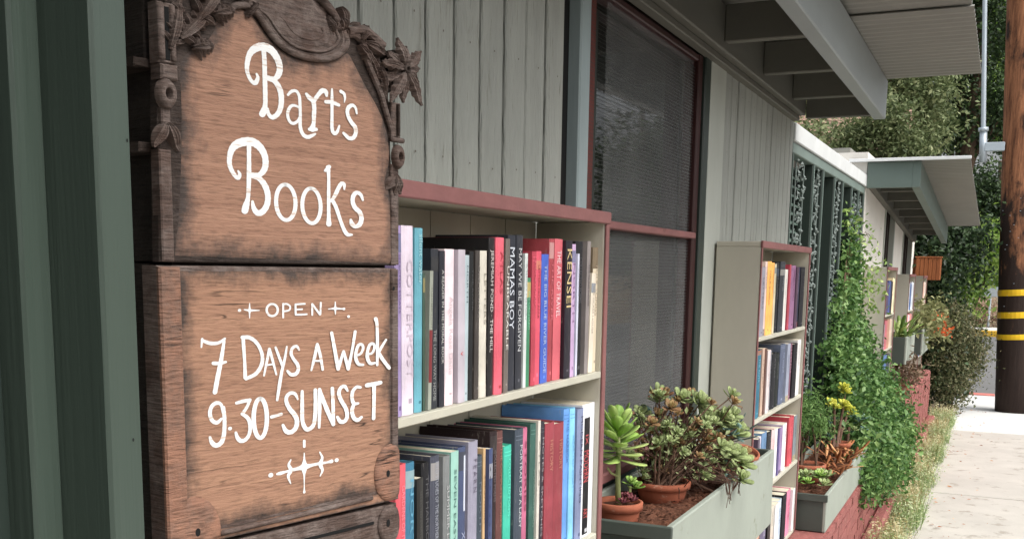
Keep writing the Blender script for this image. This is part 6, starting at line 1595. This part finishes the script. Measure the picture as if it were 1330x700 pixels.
# ================================================================== UTILITY POLE
def pole_mat():
    m = bpy.data.materials.new('creosoted_pole'); m.use_nodes = True
    N, L = m.node_tree.nodes, m.node_tree.links; bsdf = N['Principled BSDF']
    tc = N.new('ShaderNodeTexCoord'); mp = N.new('ShaderNodeMapping'); mp.inputs['Scale'].default_value = (9, 9, .9); L.new(tc.outputs['Object'], mp.inputs['Vector'])
    n = N.new('ShaderNodeTexNoise'); n.inputs['Scale'].default_value = 3; n.inputs['Detail'].default_value = 9; n.inputs['Roughness'].default_value = .75; L.new(mp.outputs[0], n.inputs['Vector'])
    r = N.new('ShaderNodeValToRGB'); e = r.color_ramp.elements
    e[0].position = .34; e[0].color = lin((84, 54, 40)) + (1,); e[1].position = .66; e[1].color = lin((176, 122, 88)) + (1,)
    L.new(n.outputs['Fac'], r.inputs['Fac'])
    mp2 = N.new('ShaderNodeMapping'); mp2.inputs['Scale'].default_value = (2.6, 2.6, 1.1); L.new(tc.outputs['Object'], mp2.inputs['Vector'])
    n2 = N.new('ShaderNodeTexNoise'); n2.inputs['Scale'].default_value = 1.3; n2.inputs['Detail'].default_value = 8; n2.inputs['Roughness'].default_value = .68; L.new(mp2.outputs[0], n2.inputs['Vector'])
    sx = N.new('ShaderNodeSeparateXYZ'); L.new(tc.outputs['Object'], sx.inputs[0])
    # preservative soaked dark at the butt, in blotches higher up
    mr = N.new('ShaderNodeMapRange'); mr.inputs['From Min'].default_value = .6; mr.inputs['From Max'].default_value = 3.0; mr.inputs['To Min'].default_value = .34; mr.inputs['To Max'].default_value = 0
    L.new(sx.outputs[2], mr.inputs['Value'])
    ad = N.new('ShaderNodeMath'); ad.operation = 'ADD'; L.new(mr.outputs[0], ad.inputs[0]); L.new(n2.outputs['Fac'], ad.inputs[1])
    r2 = N.new('ShaderNodeValToRGB'); r2.color_ramp.elements[0].position = .57; r2.color_ramp.elements[1].position = .66; L.new(ad.outputs[0], r2.inputs['Fac'])
    mx = N.new('ShaderNodeMix'); mx.data_type = 'RGBA'; L.new(r2.outputs[0], mx.inputs['Factor']); L.new(r.outputs[0], mx.inputs['A'])
    dk = N.new('ShaderNodeMix'); dk.data_type = 'RGBA'; L.new(n.outputs['Fac'], dk.inputs['Factor']); dk.inputs['A'].default_value = lin((28, 23, 22)) + (1,); dk.inputs['B'].default_value = lin((66, 52, 46)) + (1,)
    L.new(dk.outputs['Result'], mx.inputs['B'])
    L.new(mx.outputs['Result'], bsdf.inputs['Base Color']); bsdf.inputs['Roughness'].default_value = .8; bsdf.inputs['Specular IOR Level'].default_value = .2
    b = N.new('ShaderNodeBump'); b.inputs['Strength'].default_value = .8; b.inputs['Distance'].default_value = .015; L.new(n.outputs['Fac'], b.inputs['Height']); L.new(b.outputs[0], bsdf.inputs['Normal'])
    return m
PB = Vector((.235, 13.93, 0)); lean = -.056
up_ = empty('utility_pole', PB, 'brown wooden utility pole with three yellow bands at the sidewalk', 'pole')
def pr(z): return .205 - .006 * z
def pc(z): return Vector((PB.x + lean * z, PB.y, z))
MB().tube([pc(z) for z in (-.1, .5, 1, 2, 3, 4.5, 6, 8, 9.5)], [pr(z) for z in (-.1, .5, 1, 2, 3, 4.5, 6, 8, 9.5)], 28).build('shaft', pole_mat(), up_, smooth=True)
m_band = mat('yellow_band', (232, 190, 40), .5, .06, 6, .1)
for (a, b) in ((.900, .962), (1.150, 1.222), (1.410, 1.482)):
    MB().tube([pc(a - .04), pc((a + b) / 2 - .04), pc(b - .04)], [pr(a) + .005, pr(a) + .007, pr(b) + .005], 28, cap=True).build('yellow_band', m_band, up_, smooth=False)
mp_ = empty('metal_riser_pipe', (-.33, 13.8, 2.9), 'thin galvanised pipe clamped beside the utility pole by a bracket', 'pipe')
m_galv = mat('galvanised_steel', (190, 202, 210), .4, .06, 8, .1, metal=.35)
MB().tube([(-.318, 13.8, 2.93), (-.34, 13.8, 3.3), (-.43, 13.8, 4.7), (-.62, 13.8, 7.6)], [.030, .028, .026, .026], 10).build('pipe', m_galv, mp_, smooth=True)
MB().tube([(-.317, 13.8, 2.9), (-.335, 13.8, 3.25)], .042, 10).build('coupling', m_galv, mp_, smooth=True)
MB().box(-.31, pc(3.07).x - .16, 13.76, 13.84, 3.02, 3.12, .006).build('bracket', m_galv, mp_)
MB().tube([(-.336, 13.8, 3.25), (-.338, 13.8, 3.29)], .058, 10).build('clamp', m_galv, mp_, smooth=True)

# ================================================================== SMALL THINGS AROUND THE CORNER
m_owood = mat('orange_stained_wood', (140, 84, 50), .6, .2, 8, .4, 40, (6, 6, .5))
bx = empty('wooden_box', (-.77, 12.95, 1.53), 'orange stained slatted wooden box hung at the wall corner', 'box')
for k in range(6):
    x = -.895 + k * .043
    MB().box(x, x + .040, 12.84, 12.865, 1.54, 1.785, .003).build('slat', m_owood, bx)
for k in range(5):
    y = 12.867 + k * .045
    MB().box(-.662, -.640, y, y + .042, 1.54, 1.785, .003).build('slat', m_owood, bx)
MB().box(-.895, -.664, 12.866, 13.09, 1.55, 1.77).build('core', mat('box_core', (84, 48, 30), .8), bx)
MB().box(-.91, -.63, 12.83, 13.1, 1.786, 1.80, .003).build('lid', m_owood, bx)
MB().box(-1.02, -.893, 12.899, 12.94, 1.55, 1.77).build('hanger', m_owood, bx)
sg = empty('street_sign', (-.30, 33.4, .14), 'grey backed street sign half hidden by the utility pole', 'sign')
MB().box(-.55, -.02, 33.38, 33.40, 1.0, 1.75, .01).build('plate', mat('grey_sign_back', (170, 178, 182), .4, .04), sg)
MB().tube([(-.28, 33.43, .14), (-.28, 33.43, 1.8)], .03, 8).build('post', m_galv, sg)
wp = empty('white_post', (-.80, 33.6, .14), 'white post standing behind the yellow kerb', 'post')
MB().box(-.86, -.74, 33.55, 33.67, .14, 1.25, .01).build('shaft', m_white, wp)
MB().box(-.88, -.72, 33.53, 33.69, 1.25, 1.30, .01).build('cap', m_white, wp)

# fallen leaves and grit on the sidewalk, staples on the pole
r_ = random.Random(5); mb, tn = MB(), []
for i in range(150):
    y = r_.uniform(4.5, 14); x = -.36 + abs(r_.gauss(0, .22)); a = r_.uniform(0, 6.28); s_ = r_.uniform(.006, .02); c, d = math.cos(a) * s_, math.sin(a) * s_
    mb.add([(x - c, y - d, .006), (x + d * .4, y - c * .4, .006 + s_ * .3), (x + c, y + d, .008), (x - d * .4, y + c * .4, .007)], [(0, 1, 2, 3)]); tn.append(r_.random())
o = mb.build('leaf_litter', m_dry, None, loc=(0, 9, 0)); set_tone(o, tn); tag(o, 'dry fallen leaves scattered on the sidewalk', 'leaves', kind='stuff')
mb = MB()
for i in range(18):
    z = r_.uniform(1.0, 2.6); a = r_.uniform(2.6, 4.9); c = pc(z); rr_ = pr(z) + .003
    x, y = c.x + math.cos(a) * rr_, c.y + math.sin(a) * rr_
    mb.box(x - .007, x + .007, y - .003, y + .003, z, z + .004)
mb.build('staples', m_galv, up_)['kind'] = 'stuff'
